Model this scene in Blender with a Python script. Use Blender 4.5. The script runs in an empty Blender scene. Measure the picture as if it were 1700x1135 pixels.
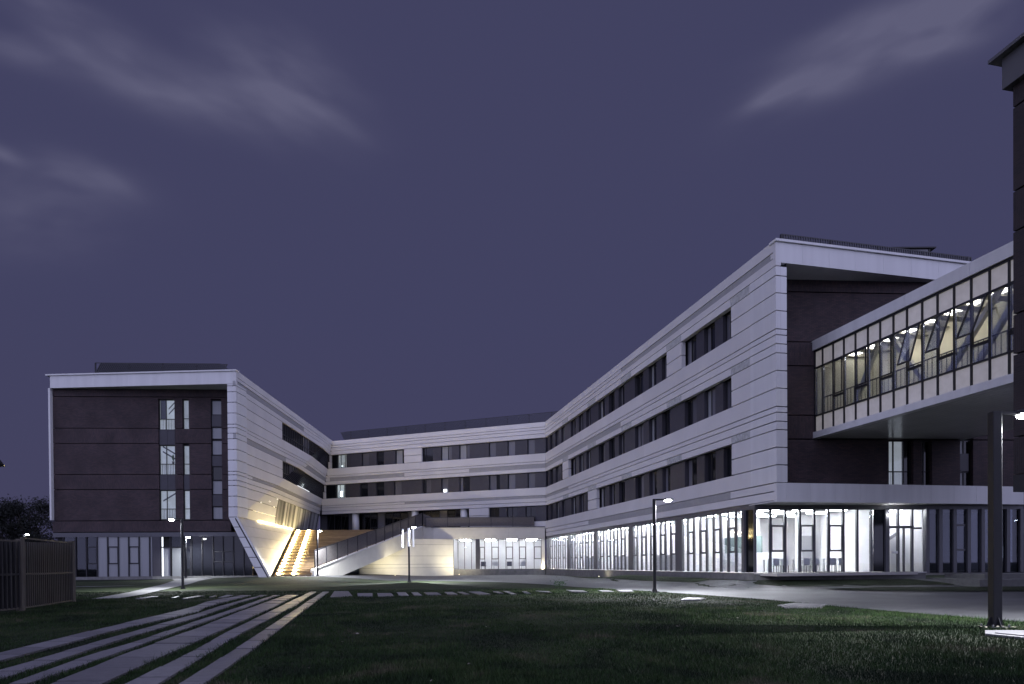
import bpy, bmesh, math, random
import numpy as np
from mathutils import Matrix, Vector, noise
random.seed(7); np.random.seed(7)
sc = bpy.context.scene
COL = sc.collection
PI = math.pi

# ---------------------------------------------------------------- camera, sky, sun, exposure
cam_d = bpy.data.cameras.new('camera'); cam = bpy.data.objects.new('camera', cam_d); COL.objects.link(cam)
pitch, roll = math.radians(-0.4817), math.radians(0.43119)
Fv = Vector((0, math.cos(pitch), math.sin(pitch))); Uv = Vector((0, -math.sin(pitch), math.cos(pitch))); Rv = Vector((1, 0, 0))
R2 = Rv*math.cos(roll) - Uv*math.sin(roll); U2 = Rv*math.sin(roll) + Uv*math.cos(roll)
cm = Matrix((R2, U2, -Fv)).transposed().to_4x4(); cm.translation = (0, 0, 1.3)
cam.matrix_world = cm
cam_d.sensor_width = 36; cam_d.lens = 1090.675/1700*36; cam_d.shift_y = (945.194-567.5)/1700
cam_d.clip_end = 3000; cam_d.clip_start = 0.1
sc.camera = cam
sc.view_settings.view_transform = 'Standard'; sc.view_settings.look = 'None'
sc.view_settings.exposure = 0; sc.view_settings.gamma = 1; sc.view_settings.use_curve_mapping = False
sc.render.engine = 'CYCLES'
sc.cycles.max_bounces = 6; sc.cycles.transparent_max_bounces = 12; sc.cycles.use_denoising = True
sc.cycles.sample_clamp_indirect = 4; sc.cycles.caustics_reflective = False; sc.cycles.caustics_refractive = False

world = bpy.data.worlds.new('World'); sc.world = world; world.use_nodes = True
def build_sky():
    nt = world.node_tree; N = nt.nodes; L = nt.links; N.clear()
    out = N.new('ShaderNodeOutputWorld'); bg = N.new('ShaderNodeBackground'); L.new(bg.outputs[0], out.inputs[0])
    tc = N.new('ShaderNodeTexCoord'); sep = N.new('ShaderNodeSeparateXYZ'); L.new(tc.outputs['Generated'], sep.inputs[0])
    def M(op, a, b=None, clamp=False):
        n = N.new('ShaderNodeMath'); n.operation = op; n.use_clamp = clamp
        for i, v in enumerate((a, b)):
            if v is None: continue
            if isinstance(v, (int, float)): n.inputs[i].default_value = v
            else: L.new(v, n.inputs[i])
        return n.outputs[0]
    yy = M('MAXIMUM', M('ABSOLUTE', sep.outputs[1]), 0.05)
    a = M('DIVIDE', sep.outputs[0], yy); b = M('DIVIDE', sep.outputs[2], yy)
    # faint wisps of cloud: (azimuth slope, elevation slope, streak angle, long, short, strength)
    blobs = [(-0.349, 0.730, -27, 0.080, 0.046, 1.00), (-0.468, 0.707, -14, 0.101, 0.026, 0.90), (-0.550, 0.721, -20, 0.046, 0.015, 0.60), (-0.280, 0.684, -33, 0.046, 0.009, 0.60), (-0.725, 0.781, -12, 0.064, 0.018, 0.80), (-0.642, 0.776, -33, 0.073, 0.013, 0.70), (-0.578, 0.772, -33, 0.037, 0.013, 0.50), (-0.670, 0.836, -25, 0.110, 0.017, 0.70), (-0.771, 0.629, -25, 0.028, 0.008, 0.80), (-0.661, 0.593, -15, 0.064, 0.022, 0.75), (-0.725, 0.538, -5, 0.083, 0.046, 0.50), (-0.596, 0.583, -33, 0.028, 0.009, 0.45), (0.399, 0.707, 27, 0.041, 0.009, 0.80), (0.459, 0.721, 15, 0.055, 0.018, 0.85), (0.505, 0.767, 30, 0.101, 0.028, 0.85), (0.624, 0.804, 25, 0.101, 0.035, 0.90), (0.688, 0.840, 35, 0.050, 0.035, 1.00), (0.578, 0.831, 20, 0.110, 0.013, 0.50), (0.651, 0.781, 12, 0.055, 0.013, 0.60),
             (1.9, 0.7, 20, .4, .08, .8), (-2.2, 0.9, -20, .5, .1, .8)]
    total = None
    for i, (a0, b0, ang, sl, ss, st) in enumerate(blobs):
        c, s = math.cos(math.radians(ang)), math.sin(math.radians(ang))
        da = M('SUBTRACT', a, a0); db = M('SUBTRACT', b, b0)
        p = M('ADD', M('MULTIPLY', da, c), M('MULTIPLY', db, s)); q = M('SUBTRACT', M('MULTIPLY', db, c), M('MULTIPLY', da, s))
        cmb = N.new('ShaderNodeCombineXYZ'); L.new(M('MULTIPLY', p, 8.0), cmb.inputs[0]); L.new(M('MULTIPLY', q, 21.0), cmb.inputs[1]); cmb.inputs[2].default_value = i*3.7
        nz = N.new('ShaderNodeTexNoise'); nz.inputs['Scale'].default_value = 1.0; nz.inputs['Detail'].default_value = 2.5; nz.inputs['Roughness'].default_value = .45
        L.new(cmb.outputs[0], nz.inputs['Vector'])
        e = M('ADD', M('POWER', M('ABSOLUTE', M('DIVIDE', p, sl)), 2), M('POWER', M('ABSOLUTE', M('DIVIDE', q, ss)), 2))
        g = M('EXPONENT', M('MULTIPLY', e, -0.55))
        w = M('MULTIPLY', M('MULTIPLY', g, st), M('SUBTRACT', M('MULTIPLY', nz.outputs[0], 2.2), 0.42, True))
        total = w if total is None else M('ADD', total, w)
    total = M('MULTIPLY', total, M('GREATER_THAN', sep.outputs[2], 0.0))
    total = M('MINIMUM', total, 1.0)
    mix = N.new('ShaderNodeMixRGB'); mix.inputs[1].default_value = (.0535, .0545, .119, 1); mix.inputs[2].default_value = (.112, .111, .190, 1)
    L.new(total, mix.inputs[0])
    # very soft brightening towards the horizon
    hz = N.new('ShaderNodeMixRGB'); hz.inputs[2].default_value = (.057, .055, .112, 1)
    L.new(M('SUBTRACT', 1.0, M('MULTIPLY', sep.outputs[2], 3.0), True), hz.inputs[0]); L.new(mix.outputs[0], hz.inputs[1])
    L.new(hz.outputs[0], bg.inputs[0]); bg.inputs[1].default_value = 1.0
build_sky()
sun_d = bpy.data.lights.new('dusk_sun', 'SUN'); sun = bpy.data.objects.new('dusk_sun', sun_d); COL.objects.link(sun)
sun_d.energy = 2.9; sun_d.color = (.635, .65, 1.0); sun_d.angle = math.radians(179)
sun.rotation_euler = Vector((0.0, 0.94, -0.34)).to_track_quat('-Z', 'Y').to_euler()

# ---------------------------------------------------------------- materials
MATS = {}
def mat(name, base, rough=.6, metal=0, spec=.5, emit=None, estr=0, var=0, noise_scale=None, noise_amt=.15, noise_stretch=(1,1,1), bump=0, bump_scale=40, coat=0):
    m = bpy.data.materials.new(name); m.use_nodes = True; nt = m.node_tree; N = nt.nodes; L = nt.links
    p = N['Principled BSDF']
    p.inputs['Base Color'].default_value = (*base, 1); p.inputs['Roughness'].default_value = rough; p.inputs['Metallic'].default_value = metal
    p.inputs['Specular IOR Level'].default_value = spec
    if coat: p.inputs['Coat Weight'].default_value = coat; p.inputs['Coat Roughness'].default_value = .08
    if emit: p.inputs['Emission Color'].default_value = (*emit, 1); p.inputs['Emission Strength'].default_value = estr
    col = None
    geo = N.new('ShaderNodeNewGeometry')
    if var or noise_scale:
        hsv = N.new('ShaderNodeHueSaturation'); hsv.inputs['Color'].default_value = (*base, 1)
        val = None
        if var:
            oi = N.new('ShaderNodeObjectInfo'); mr = N.new('ShaderNodeMapRange'); mr.inputs[3].default_value = 1-var; mr.inputs[4].default_value = 1+var
            L.new(oi.outputs['Random'], mr.inputs[0]); val = mr.outputs[0]
        if noise_scale:
            mp = N.new('ShaderNodeMapping'); mp.inputs['Scale'].default_value = noise_stretch; L.new(geo.outputs['Position'], mp.inputs[0])
            nz = N.new('ShaderNodeTexNoise'); nz.inputs['Scale'].default_value = noise_scale; nz.inputs['Detail'].default_value = 6; L.new(mp.outputs[0], nz.inputs['Vector'])
            mr2 = N.new('ShaderNodeMapRange'); mr2.inputs[1].default_value = .3; mr2.inputs[2].default_value = .7; mr2.inputs[3].default_value = 1-noise_amt; mr2.inputs[4].default_value = 1+noise_amt
            L.new(nz.outputs[0], mr2.inputs[0])
            if val is not None:
                mm = N.new('ShaderNodeMath'); mm.operation = 'MULTIPLY'; L.new(val, mm.inputs[0]); L.new(mr2.outputs[0], mm.inputs[1]); val = mm.outputs[0]
            else: val = mr2.outputs[0]
        L.new(val, hsv.inputs['Value']); L.new(hsv.outputs[0], p.inputs['Base Color'])
    if bump:
        nb = N.new('ShaderNodeTexNoise'); nb.inputs['Scale'].default_value = bump_scale; nb.inputs['Detail'].default_value = 4; L.new(geo.outputs['Position'], nb.inputs['Vector'])
        bp = N.new('ShaderNodeBump'); bp.inputs['Strength'].default_value = bump; bp.inputs['Distance'].default_value = .02; L.new(nb.outputs[0], bp.inputs['Height']); L.new(bp.outputs[0], p.inputs['Normal'])
    MATS[name] = m; return m
def emis(name, col, s):
    return mat(name, (.8, .8, .8), emit=col, estr=s)
white = mat('white_metal_panel', (.70, .69, .675), .42, var=.03, noise_scale=.5, noise_amt=.05, noise_stretch=(1, 1, .25))
fascia_m = mat('fascia_metal', (.72, .72, .71), .35, var=.025, noise_scale=.8, noise_amt=.06, noise_stretch=(2.5, 2.5, .12))
grey_m = mat('grey_metal_strip', (.36, .36, .36), .5, var=.03, noise_scale=3, noise_amt=.06)
vent_m = mat('vent_mesh', (.47, .48, .47), .6, noise_scale=6, noise_amt=.25)
core_m = mat('dark_core', (.03, .03, .035), .9)
infill_m = mat('slate_infill', (.052, .050, .062), .42, var=.12, noise_scale=2, noise_amt=.1)
frame_m = mat('window_frame', (.022, .022, .027), .4, spec=.4)
mull_m = mat('mullion_metal', (.10, .10, .115), .38, spec=.5)
dark_glass = mat('dark_glass', (.008, .009, .012), .06, spec=.6, var=.5)
blind_m = mat('blind_behind_glass', (.13, .13, .15), .35, spec=.6, var=.35, coat=.6)
pale_blind = mat('pale_blind', (.29, .30, .315), .45, coat=.5, noise_scale=6, noise_amt=.1, noise_stretch=(6, 6, .05))
soffit_m = mat('soffit_metal', (.84, .84, .82), .20, noise_scale=1.2, noise_amt=.06)
room_w = mat('room_white', (.82, .81, .83), .7, noise_scale=1.3, noise_amt=.05)
room_f = mat('room_floor', (.42, .40, .38), .35)
teal_m = mat('teal_board', (.20, .27, .26), .5)
concrete_m = mat('plinth_stone', (.16, .16, .155), .7, var=.08, noise_scale=3, noise_amt=.2, bump=.2)
cream_m = mat('cream_render', (.70, .68, .60), .75, noise_scale=1.1, noise_amt=.06, bump=.1, bump_scale=25, var=.02)
slat_m = mat('roof_slat', (.065, .065, .08), .6, var=.2)
pole_m = mat('pole_paint', (.017, .017, .020), .45, spec=.3, bump=.05)
lens_m = emis('lamp_lens', (.93, .96, 1.0), 90)
led_m = emis('step_led', (1.0, .79, .38), 150)
ledline_m = emis('led_line', (1.0, .86, .52), 22)
tube_m = emis('ceiling_tube', (.96, .97, 1.0), 68); tube_c = emis('ceiling_tube_corner', (.96, .97, 1.0), 40); tube_b = emis('ceiling_tube_bright', (.96, .97, 1.0), 330)
tube_dim = emis('ceiling_panel_warm', (1.0, .94, .80), 13)
lit_m = emis('lit_window', (.90, .95, 1.0), .55)
wood_m = mat('timber_tread', (.25, .185, .115), .55, var=.22, noise_scale=3, noise_amt=.25, noise_stretch=(.4, 3, 3))
slab_m = mat('granite_slab', (.125, .12, .13), .42, var=.22, noise_scale=9, noise_amt=.18, bump=.25, bump_scale=60)
fence_m = mat('fence_timber', (.030, .028, .030), .7, var=.25, noise_scale=4, noise_amt=.3, noise_stretch=(3, 3, .4))
fence_dark = mat('fence_backing', (.010, .010, .012), .9)
post_m = mat('fence_post', (.085, .074, .062), .7, noise_scale=6, noise_amt=.25, noise_stretch=(3, 3, .4))
mesh_m = mat('rail_mesh', (.07, .065, .062), .5)
furn_m = mat('furniture_white', (.78, .78, .80), .5)
leaf_m = mat('leaf_green', (.04, .10, .025), .6, noise_scale=4, noise_amt=.4)
tree_m = mat('tree_leaves', (.009, .011, .009), .9, noise_scale=1.5, noise_amt=.5)
bark_m = mat('bark', (.04, .03, .025), .9)
far_m = mat('far_wall', (.10, .10, .12), .8, noise_scale=.5, noise_amt=.2)

def brick_mat(name, vertical=False, k=1.0):
    m = bpy.data.materials.new(name); m.use_nodes = True; N = m.node_tree.nodes; L = m.node_tree.links; p = N['Principled BSDF']
    geo = N.new('ShaderNodeNewGeometry'); sep = N.new('ShaderNodeSeparateXYZ'); L.new(geo.outputs['Position'], sep.inputs[0])
    # distance along the wall: x - 0.5 y works for the frontal walls and for the side face of the tower
    mul = N.new('ShaderNodeMath'); mul.operation = 'MULTIPLY_ADD'; L.new(sep.outputs[1], mul.inputs[0]); mul.inputs[1].default_value = -0.9; L.new(sep.outputs[0], mul.inputs[2])
    cb = N.new('ShaderNodeCombineXYZ')
    L.new(mul.outputs[0], cb.inputs[1 if vertical else 0]); L.new(sep.outputs[2], cb.inputs[0 if vertical else 1])
    br = N.new('ShaderNodeTexBrick'); L.new(cb.outputs[0], br.inputs[0]); br.inputs['Scale'].default_value = 1
    br.inputs['Brick Width'].default_value = .24; br.inputs['Row Height'].default_value = .075; br.inputs['Mortar Size'].default_value = .009
    br.inputs['Color1'].default_value = (.086*k, .053*k, .055*k, 1); br.inputs['Color2'].default_value = (.048*k, .034*k, .040*k, 1); br.inputs['Mortar'].default_value = (.03, .027, .031, 1)
    nz = N.new('ShaderNodeTexNoise'); nz.inputs['Scale'].default_value = .7; nz.inputs['Detail'].default_value = 5; L.new(geo.outputs['Position'], nz.inputs['Vector'])
    mr = N.new('ShaderNodeMapRange'); mr.inputs[1].default_value = .3; mr.inputs[2].default_value = .7; mr.inputs[3].default_value = .72; mr.inputs[4].default_value = 1.25; L.new(nz.outputs[0], mr.inputs[0])
    hsv = N.new('ShaderNodeHueSaturation'); L.new(br.outputs[0], hsv.inputs['Color']); L.new(mr.outputs[0], hsv.inputs['Value']); L.new(hsv.outputs[0], p.inputs['Base Color'])
    p.inputs['Roughness'].default_value = .75
    bp = N.new('ShaderNodeBump'); bp.inputs['Strength'].default_value = .8; bp.inputs['Distance'].default_value = .02; bp.invert = True
    L.new(br.outputs['Fac'], bp.inputs['Height']); L.new(bp.outputs[0], p.inputs['Normal'])
    return m
brick_h = brick_mat('dark_brick'); brick_v = brick_mat('dark_brick_soldier', True); tower_h = brick_mat('shaded_brick', False, .38); tower_v = brick_mat('shaded_brick_soldier', True, .38)  # tower: same brick, colour lowered to stand for an unlit face

def glass_mat(name, tint=(1, 1, 1), refl=1.0):
    m = bpy.data.materials.new(name); m.use_nodes = True; N = m.node_tree.nodes; L = m.node_tree.links; N.clear()
    out = N.new('ShaderNodeOutputMaterial'); mx = N.new('ShaderNodeMixShader'); tr = N.new('ShaderNodeBsdfTransparent'); gl = N.new('ShaderNodeBsdfGlossy')
    tr.inputs[0].default_value = (*tint, 1); gl.inputs['Roughness'].default_value = .02; gl.inputs[0].default_value = (.9, .92, 1, 1)
    fr = N.new('ShaderNodeFresnel'); fr.inputs[0].default_value = 1.5
    mu = N.new('ShaderNodeMath'); mu.operation = 'MULTIPLY'; mu.inputs[1].default_value = refl; L.new(fr.outputs[0], mu.inputs[0])
    L.new(mu.outputs[0], mx.inputs[0]); L.new(tr.outputs[0], mx.inputs[1]); L.new(gl.outputs[0], mx.inputs[2]); L.new(mx.outputs[0], out.inputs[0])
    return m
clear = glass_mat('clear_glass', (.93, .95, .96), .55)
tinted = glass_mat('tinted_glass', (.50, .52, .55), 1.2)
frost = mat('frosted_pane', (.52, .50, .50), .4, emit=(1, .93, .86), estr=.13, noise_scale=2.5, noise_amt=.12, var=.05, coat=.4)  # faint glow added to the pane colour to brighten it; no lamp

# ---------------------------------------------------------------- building helpers
WM = {}
def world_of(o):
    return WM[o.name] if o is not None else Matrix.Identity(4)
def place(o, M, parent=None):
    COL.objects.link(o)
    if parent is not None:
        o.parent = parent; o.matrix_parent_inverse = world_of(parent).inverted()
    o.matrix_basis = M; WM[o.name] = M.copy()
    return o
def thing(name, label, cat, loc=(0, 0, 0), group=None, kind=None):
    o = bpy.data.objects.new(name, None); o.empty_display_size = .3
    place(o, Matrix.Translation(loc))
    o['label'] = label; o['category'] = cat
    if group: o['group'] = group
    if kind: o['kind'] = kind
    return o
def tag(o, label=None, cat=None, group=None, kind=None):
    if label: o['label'] = label
    if cat: o['category'] = cat
    if group: o['group'] = group
    if kind: o['kind'] = kind
    return o
CUBES = {}
def cube_mesh(m):
    if m.name not in CUBES:
        bm = bmesh.new(); bmesh.ops.create_cube(bm, size=1); me = bpy.data.meshes.new('block_' + m.name); bm.to_mesh(me); bm.free(); me.materials.append(m); CUBES[m.name] = me
    return CUBES[m.name]
def block(name, c, size, m, parent=None, rz=0, tilt=None):
    o = bpy.data.objects.new(name, cube_mesh(m))
    M = Matrix.Translation(c) @ Matrix.Rotation(rz, 4, 'Z')
    if tilt is not None: M = M @ tilt
    return place(o, M @ Matrix.Diagonal((*size, 1)), parent)
def mesh_obj(name, bm, m, parent=None, M=Matrix.Identity(4), smooth=False):
    me = bpy.data.meshes.new(name)
    bmesh.ops.recalc_face_normals(bm, faces=bm.faces)
    bm.to_mesh(me); bm.free()
    for mm in (m if isinstance(m, (list, tuple)) else [m]): me.materials.append(mm)
    if smooth:
        for p in me.polygons: p.use_smooth = True
    o = bpy.data.objects.new(name, me); return place(o, M, parent)
def prism(name, pts, off, m, parent=None):
    """closed slab: polygon pts plus the same polygon moved by off"""
    bm = bmesh.new(); off = Vector(off)
    a = [bm.verts.new(p) for p in pts]; b = [bm.verts.new(Vector(p) + off) for p in pts]
    bm.faces.new(a); bm.faces.new(b[::-1]); n = len(pts)
    for i in range(n): bm.faces.new((a[i], a[(i+1) % n], b[(i+1) % n], b[i]))
    return mesh_obj(name, bm, m, parent)
def add_box(bm, c, s, rot=None):
    r = bmesh.ops.create_cube(bm, size=1)['verts']
    M = Matrix.Translation(c)
    if rot is not None: M = M @ rot
    bmesh.ops.transform(bm, matrix=M @ Matrix.Diagonal((*s, 1)), verts=r); return r
class Frame:
    """a vertical wall line: u along it, d outward, z up"""
    def __init__(s, P, Q, side):
        s.P = Vector((P[0], P[1], 0)); d = Vector((Q[0]-P[0], Q[1]-P[1], 0)); s.L = d.length; s.d = d.normalized()
        s.n = Vector((s.d.y, -s.d.x, 0))*side; s.ang = math.atan2(s.d.y, s.d.x)
    def pt(s, u, d, z): return s.P + s.d*u + s.n*d + Vector((0, 0, z))
    def box(s, name, u0, u1, d0, d1, z0, z1, m, parent=None):
        return block(name, s.pt((u0+u1)/2, (d0+d1)/2, (z0+z1)/2), (abs(u1-u0), abs(d1-d0), abs(z1-z0)), m, parent, s.ang)
    def addbox(s, bm, u0, u1, d0, d1, z0, z1):
        add_box(bm, s.pt((u0+u1)/2, (d0+d1)/2, (z0+z1)/2), (abs(u1-u0), abs(d1-d0), abs(z1-z0)), Matrix.Rotation(s.ang, 4, 'Z'))

A = (13.74, 34.06); B = (4.02, 77.23); C = (-23.89, 88.24); D = (-23.31, 55.91)
FR = Frame(A, B, -1)       # right wing court face
FC = Frame(B, C, -1)       # central block
FL = Frame(D, C, 1)        # left wing court face (above its fold)
FE = Frame(A, (23.74, 36.42), 1)   # right wing end, plane of the white frame
W0 = (14.9, 36.2); FBt = Frame(A, (28.9, 36.85), 1)   # white belt over the ground floor
FW = Frame(W0, (24.9, 36.85), 1)  # right wing end, plane of the brick wall
FF = Frame((-39.8, 56.9), D, 1)    # left wing end, plane of the white frame
FB = Frame((-40.0, 57.2), (-24.8, 57.9), 1)          # left wing brick wall
for f, c in ((FR, (-1, 0)), (FC, (0, -1)), (FL, (1, 0)), (FE, (0, -1)), (FBt, (0, -1)), (FW, (0, -1)), (FF, (0, -1)), (FB, (0, -1))):
    if f.n.x*c[0] + f.n.y*c[1] < 0: f.n = -f.n

# ---------------------------------------------------------------- ground
def sm(x, a, b):
    t = min(1, max(0, (x-a)/(b-a))); return t*t*(3-2*t)
def seg_dist(x, y, p, q):
    px, py = p; qx, qy = q; dx, dy = qx-px, qy-py; t = max(0, min(1, ((x-px)*dx+(y-py)*dy)/(dx*dx+dy*dy)))
    return math.hypot(x-px-dx*t, y-py-dy*t)
def gh(x, y):
    h = .33*sm(-x, 9, 17)*sm(y, 44, 57)*(1-.45*sm(-x, 24, 32))
    d = min(seg_dist(x, y, (13.2, 36.3), (9.5, 52)), seg_dist(x, y, (13.2, 36.3), (22, 36.8)))
    h += .30*(1-sm(d, .6, 3.2))
    h += .05*noise.noise(Vector((x*.09, y*.09, 0)))*sm(y, 5, 12)*(1-sm(y, 26, 30))
    return h
def grass_material():
    m = bpy.data.materials.new('lawn_grass'); m.use_nodes = True; N = m.node_tree.nodes; L = m.node_tree.links; p = N['Principled BSDF']
    geo = N.new('ShaderNodeNewGeometry')
    def nz(s, d=5, r=.6, dist=0):
        n = N.new('ShaderNodeTexNoise'); n.inputs['Scale'].default_value = s; n.inputs['Detail'].default_value = d; n.inputs['Roughness'].default_value = r; L.new(geo.outputs['Position'], n.inputs['Vector']); return n
    n1 = nz(.28, 4); n2 = nz(14, 6, .75); n3 = nz(.9, 5)
    r1 = N.new('ShaderNodeValToRGB'); e = r1.color_ramp.elements; e[0].position = .36; e[0].color = (.008, .013, .006, 1); e[1].position = .66; e[1].color = (.022, .032, .013, 1)
    L.new(n1.outputs[0], r1.inputs[0])
    r3 = N.new('ShaderNodeValToRGB'); e = r3.color_ramp.elements; e[0].position = .56; e[0].color = (0, 0, 0, 1); e[1].position = .74; e[1].color = (1, 1, 1, 1); L.new(n3.outputs[0], r3.inputs[0])
    mx = N.new('ShaderNodeMixRGB'); mx.inputs[2].default_value = (.040, .037, .026, 1); L.new(r3.outputs[0], mx.inputs[0]); L.new(r1.outputs[0], mx.inputs[1])
    hs = N.new('ShaderNodeHueSaturation'); mr = N.new('ShaderNodeMapRange'); mr.inputs[1].default_value = .3; mr.inputs[2].default_value = .7; mr.inputs[3].default_value = .35; mr.inputs[4].default_value = 1.75
    L.new(n2.outputs[0], mr.inputs[0]); L.new(mr.outputs[0], hs.inputs['Value']); L.new(mx.outputs[0], hs.inputs['Color']); L.new(hs.outputs[0], p.inputs['Base Color'])
    p.inputs['Roughness'].default_value = .85; p.inputs['Specular IOR Level'].default_value = .15
    bp = N.new('ShaderNodeBump'); bp.inputs['Strength'].default_value = .8; bp.inputs['Distance'].default_value = .06; L.new(n2.outputs[0], bp.inputs['Height']); L.new(bp.outputs[0], p.inputs['Normal'])
    return m
grass_m = grass_material()
def make_ground():
    xs = np.concatenate([[-1500, -600, -250, -120, -80], np.arange(-60, 60, 1.0), [60, 80, 120, 250, 600, 1500]])
    ys = np.concatenate([[-300, -60, -20, -5], np.arange(0, 100, 1.0), [100, 130, 200, 400, 900, 1600]])
    verts = [(x, y, gh(x, y)) for y in ys for x in xs]; nx = len(xs)
    faces = [(j*nx+i, j*nx+i+1, (j+1)*nx+i+1, (j+1)*nx+i) for j in range(len(ys)-1) for i in range(nx-1)]
    me = bpy.data.meshes.new('lawn'); me.from_pydata(verts, [], faces); me.materials.append(grass_m)
    for p in me.polygons: p.use_smooth = True
    o = bpy.data.objects.new('lawn', me); place(o, Matrix.Identity(4)); tag(o, 'dark mown lawn with dry patches spreading in front of the building', kind='structure'); return o
make_ground()
def drape(name, poly, dz, m, step=1.5, kind='structure', label=None, parent=None, thick=0):
    bm = bmesh.new(); vs = [bm.verts.new((x, y, 0)) for x, y in poly]; bm.faces.new(vs)
    bmesh.ops.triangulate(bm, faces=bm.faces)
    x0, x1 = min(p[0] for p in poly), max(p[0] for p in poly); y0, y1 = min(p[1] for p in poly), max(p[1] for p in poly)
    def cut(co, no): bmesh.ops.bisect_plane(bm, geom=bm.verts[:]+bm.edges[:]+bm.faces[:], plane_co=co, plane_no=no)
    x = math.floor(x0)+.5
    while x < x1: cut((x, 0, 0), (1, 0, 0)); x += step
    y = math.floor(y0)+.5
    while y < y1: cut((0, y, 0), (0, 1, 0)); y += step
    for v in bm.verts: v.co.z = gh(v.co.x, v.co.y)+dz
    for f in bm.faces:
        if f.normal.z < 0: f.normal_flip()
    me = bpy.data.meshes.new(name); bm.to_mesh(me); bm.free(); me.materials.append(m)
    o = bpy.data.objects.new(name, me); place(o, Matrix.Identity(4), parent); tag(o, label, kind=kind); return o
def pav_mat(name, c1, c2, bw, bh, rough=.5):
    m = bpy.data.materials.new(name); m.use_nodes = True; N = m.node_tree.nodes; L = m.node_tree.links; p = N['Principled BSDF']
    geo = N.new('ShaderNodeNewGeometry'); br = N.new('ShaderNodeTexBrick'); L.new(geo.outputs['Position'], br.inputs[0])
    br.inputs['Scale'].default_value = 1; br.inputs['Brick Width'].default_value = bw; br.inputs['Row Height'].default_value = bh; br.inputs['Mortar Size'].default_value = .012
    br.inputs['Color1'].default_value = (*c1, 1); br.inputs['Color2'].default_value = (*c2, 1); br.inputs['Mortar'].default_value = tuple(x*.45 for x in c1)+(1,)
    nz = N.new('ShaderNodeTexNoise'); nz.inputs['Scale'].default_value = .45; nz.inputs['Detail'].default_value = 7; L.new(geo.outputs['Position'], nz.inputs['Vector'])
    mr = N.new('ShaderNodeMapRange'); mr.inputs[1].default_value = .3; mr.inputs[2].default_value = .7; mr.inputs[3].default_value = .62; mr.inputs[4].default_value = 1.3; L.new(nz.outputs[0], mr.inputs[0])
    hs = N.new('ShaderNodeHueSaturation'); L.new(br.outputs[0], hs.inputs['Color']); L.new(mr.outputs[0], hs.inputs['Value']); L.new(hs.outputs[0], p.inputs['Base Color'])
    p.inputs['Roughness'].default_value = rough
    bp = N.new('ShaderNodeBump'); bp.inputs['Strength'].default_value = .35; bp.inputs['Distance'].default_value = .01; bp.invert = True; L.new(br.outputs['Fac'], bp.inputs['Height']); L.new(bp.outputs[0], p.inputs['Normal'])
    return m
road_m = pav_mat('road_pavers', (.075, .075, .080), (.060, .060, .065), .6, .3, .55)
path_m = pav_mat('path_pavers', (.12, .12, .125), (.10, .10, .105), .5, .25, .7)
road_poly = [(19, 1), (12.6, 8), (10.75, 13.6), (10.2, 15.7), (9.45, 18.9), (8.75, 22.7), (7.25, 26.9), (6.5, 29.4), (5.4, 32.2), (3.6, 36), (1.9, 41.5), (-.6, 46.5), (-4.4, 50.4), (-8.6, 53.2), (-13, 55.3), (-17.2, 56.9),
             (-21.8, 56.4), (-22.2, 58.5), (-21.2, 60), (-17.2, 60.5), (-15, 68), (-7.5, 76.9), (3.4, 77.4), (11.9, 37.6), (12.6, 35.4), (24.2, 35.9), (26, 36.2), (44, 40), (44, 1)]
drape('road', road_poly, .012, road_m, label='grey paved service road sweeping round the lawn to the building')
drape('grass_verge', [(6.9, 62), (8.2, 57.8), (10.3, 48), (11.7, 41.2), (12.0, 38.2), (10.6, 38.0), (8.7, 44.5), (6.8, 54), (5.2, 62.5)], .05, grass_m, label='strip of grass along the foot of the right wing')
drape('grass_verge', [(13.2, 35.3), (21.6, 35.7), (23.4, 34.2), (19, 33.4), (14.3, 33.1), (12.6, 34.2)], .05, grass_m, label='strip of grass in front of the lit corner room')
drape('grass_verge', [(14.12, 30.2), (18.1, 31.9), (24.9, 31.2), (30, 30.5), (30, 27), (22.8, 26.3), (18.0, 26.8), (15.4, 28.1)], .05, grass_m, label='long grass island within the paved road')
drape('entrance_path', [(21.4, 36.5), (23.3, 36.6), (25.6, 34.4), (29, 32.6), (28, 31.9), (24, 33.6), (21.6, 35.6)], .03, path_m, label='pale path from the glass entrance door to the road')
drape('footpath', [(-15.9, 26.6), (-17.0, 30.2), (-19.0, 35.6), (-21.9, 43.5), (-23.9, 50.0), (-24.6, 54.2), (-21.9, 56.2), (-22.0, 57.2), (-29.0, 57.0), (-28.9, 55.6), (-26.7, 52), (-23.4, 43), (-19.4, 33.4), (-17.2, 27.4), (-16.7, 26.0)], .03, path_m, label='pale footpath curving through the lawn to the left entrance')
drape('footpath', [(-39, 56.0), (-29.1, 56.0), (-29.1, 56.9), (-39, 56.9)], .03, path_m, label='narrow paved edge along the ground floor of the left wing')
drape('footpath', [(-25.7, 43.7), (-25.4, 44.6), (-34, 41.5), (-34, 40.4)], .03, path_m, label='thin kerb line crossing the lawn behind the fence')
drape('stair_forecourt', [(-28.9, 56.0), (-16.5, 56.0), (-16.5, 57.5), (-28.9, 57.4)], .034, path_m, label='pale paving along the foot of the timber staircase')

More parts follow.
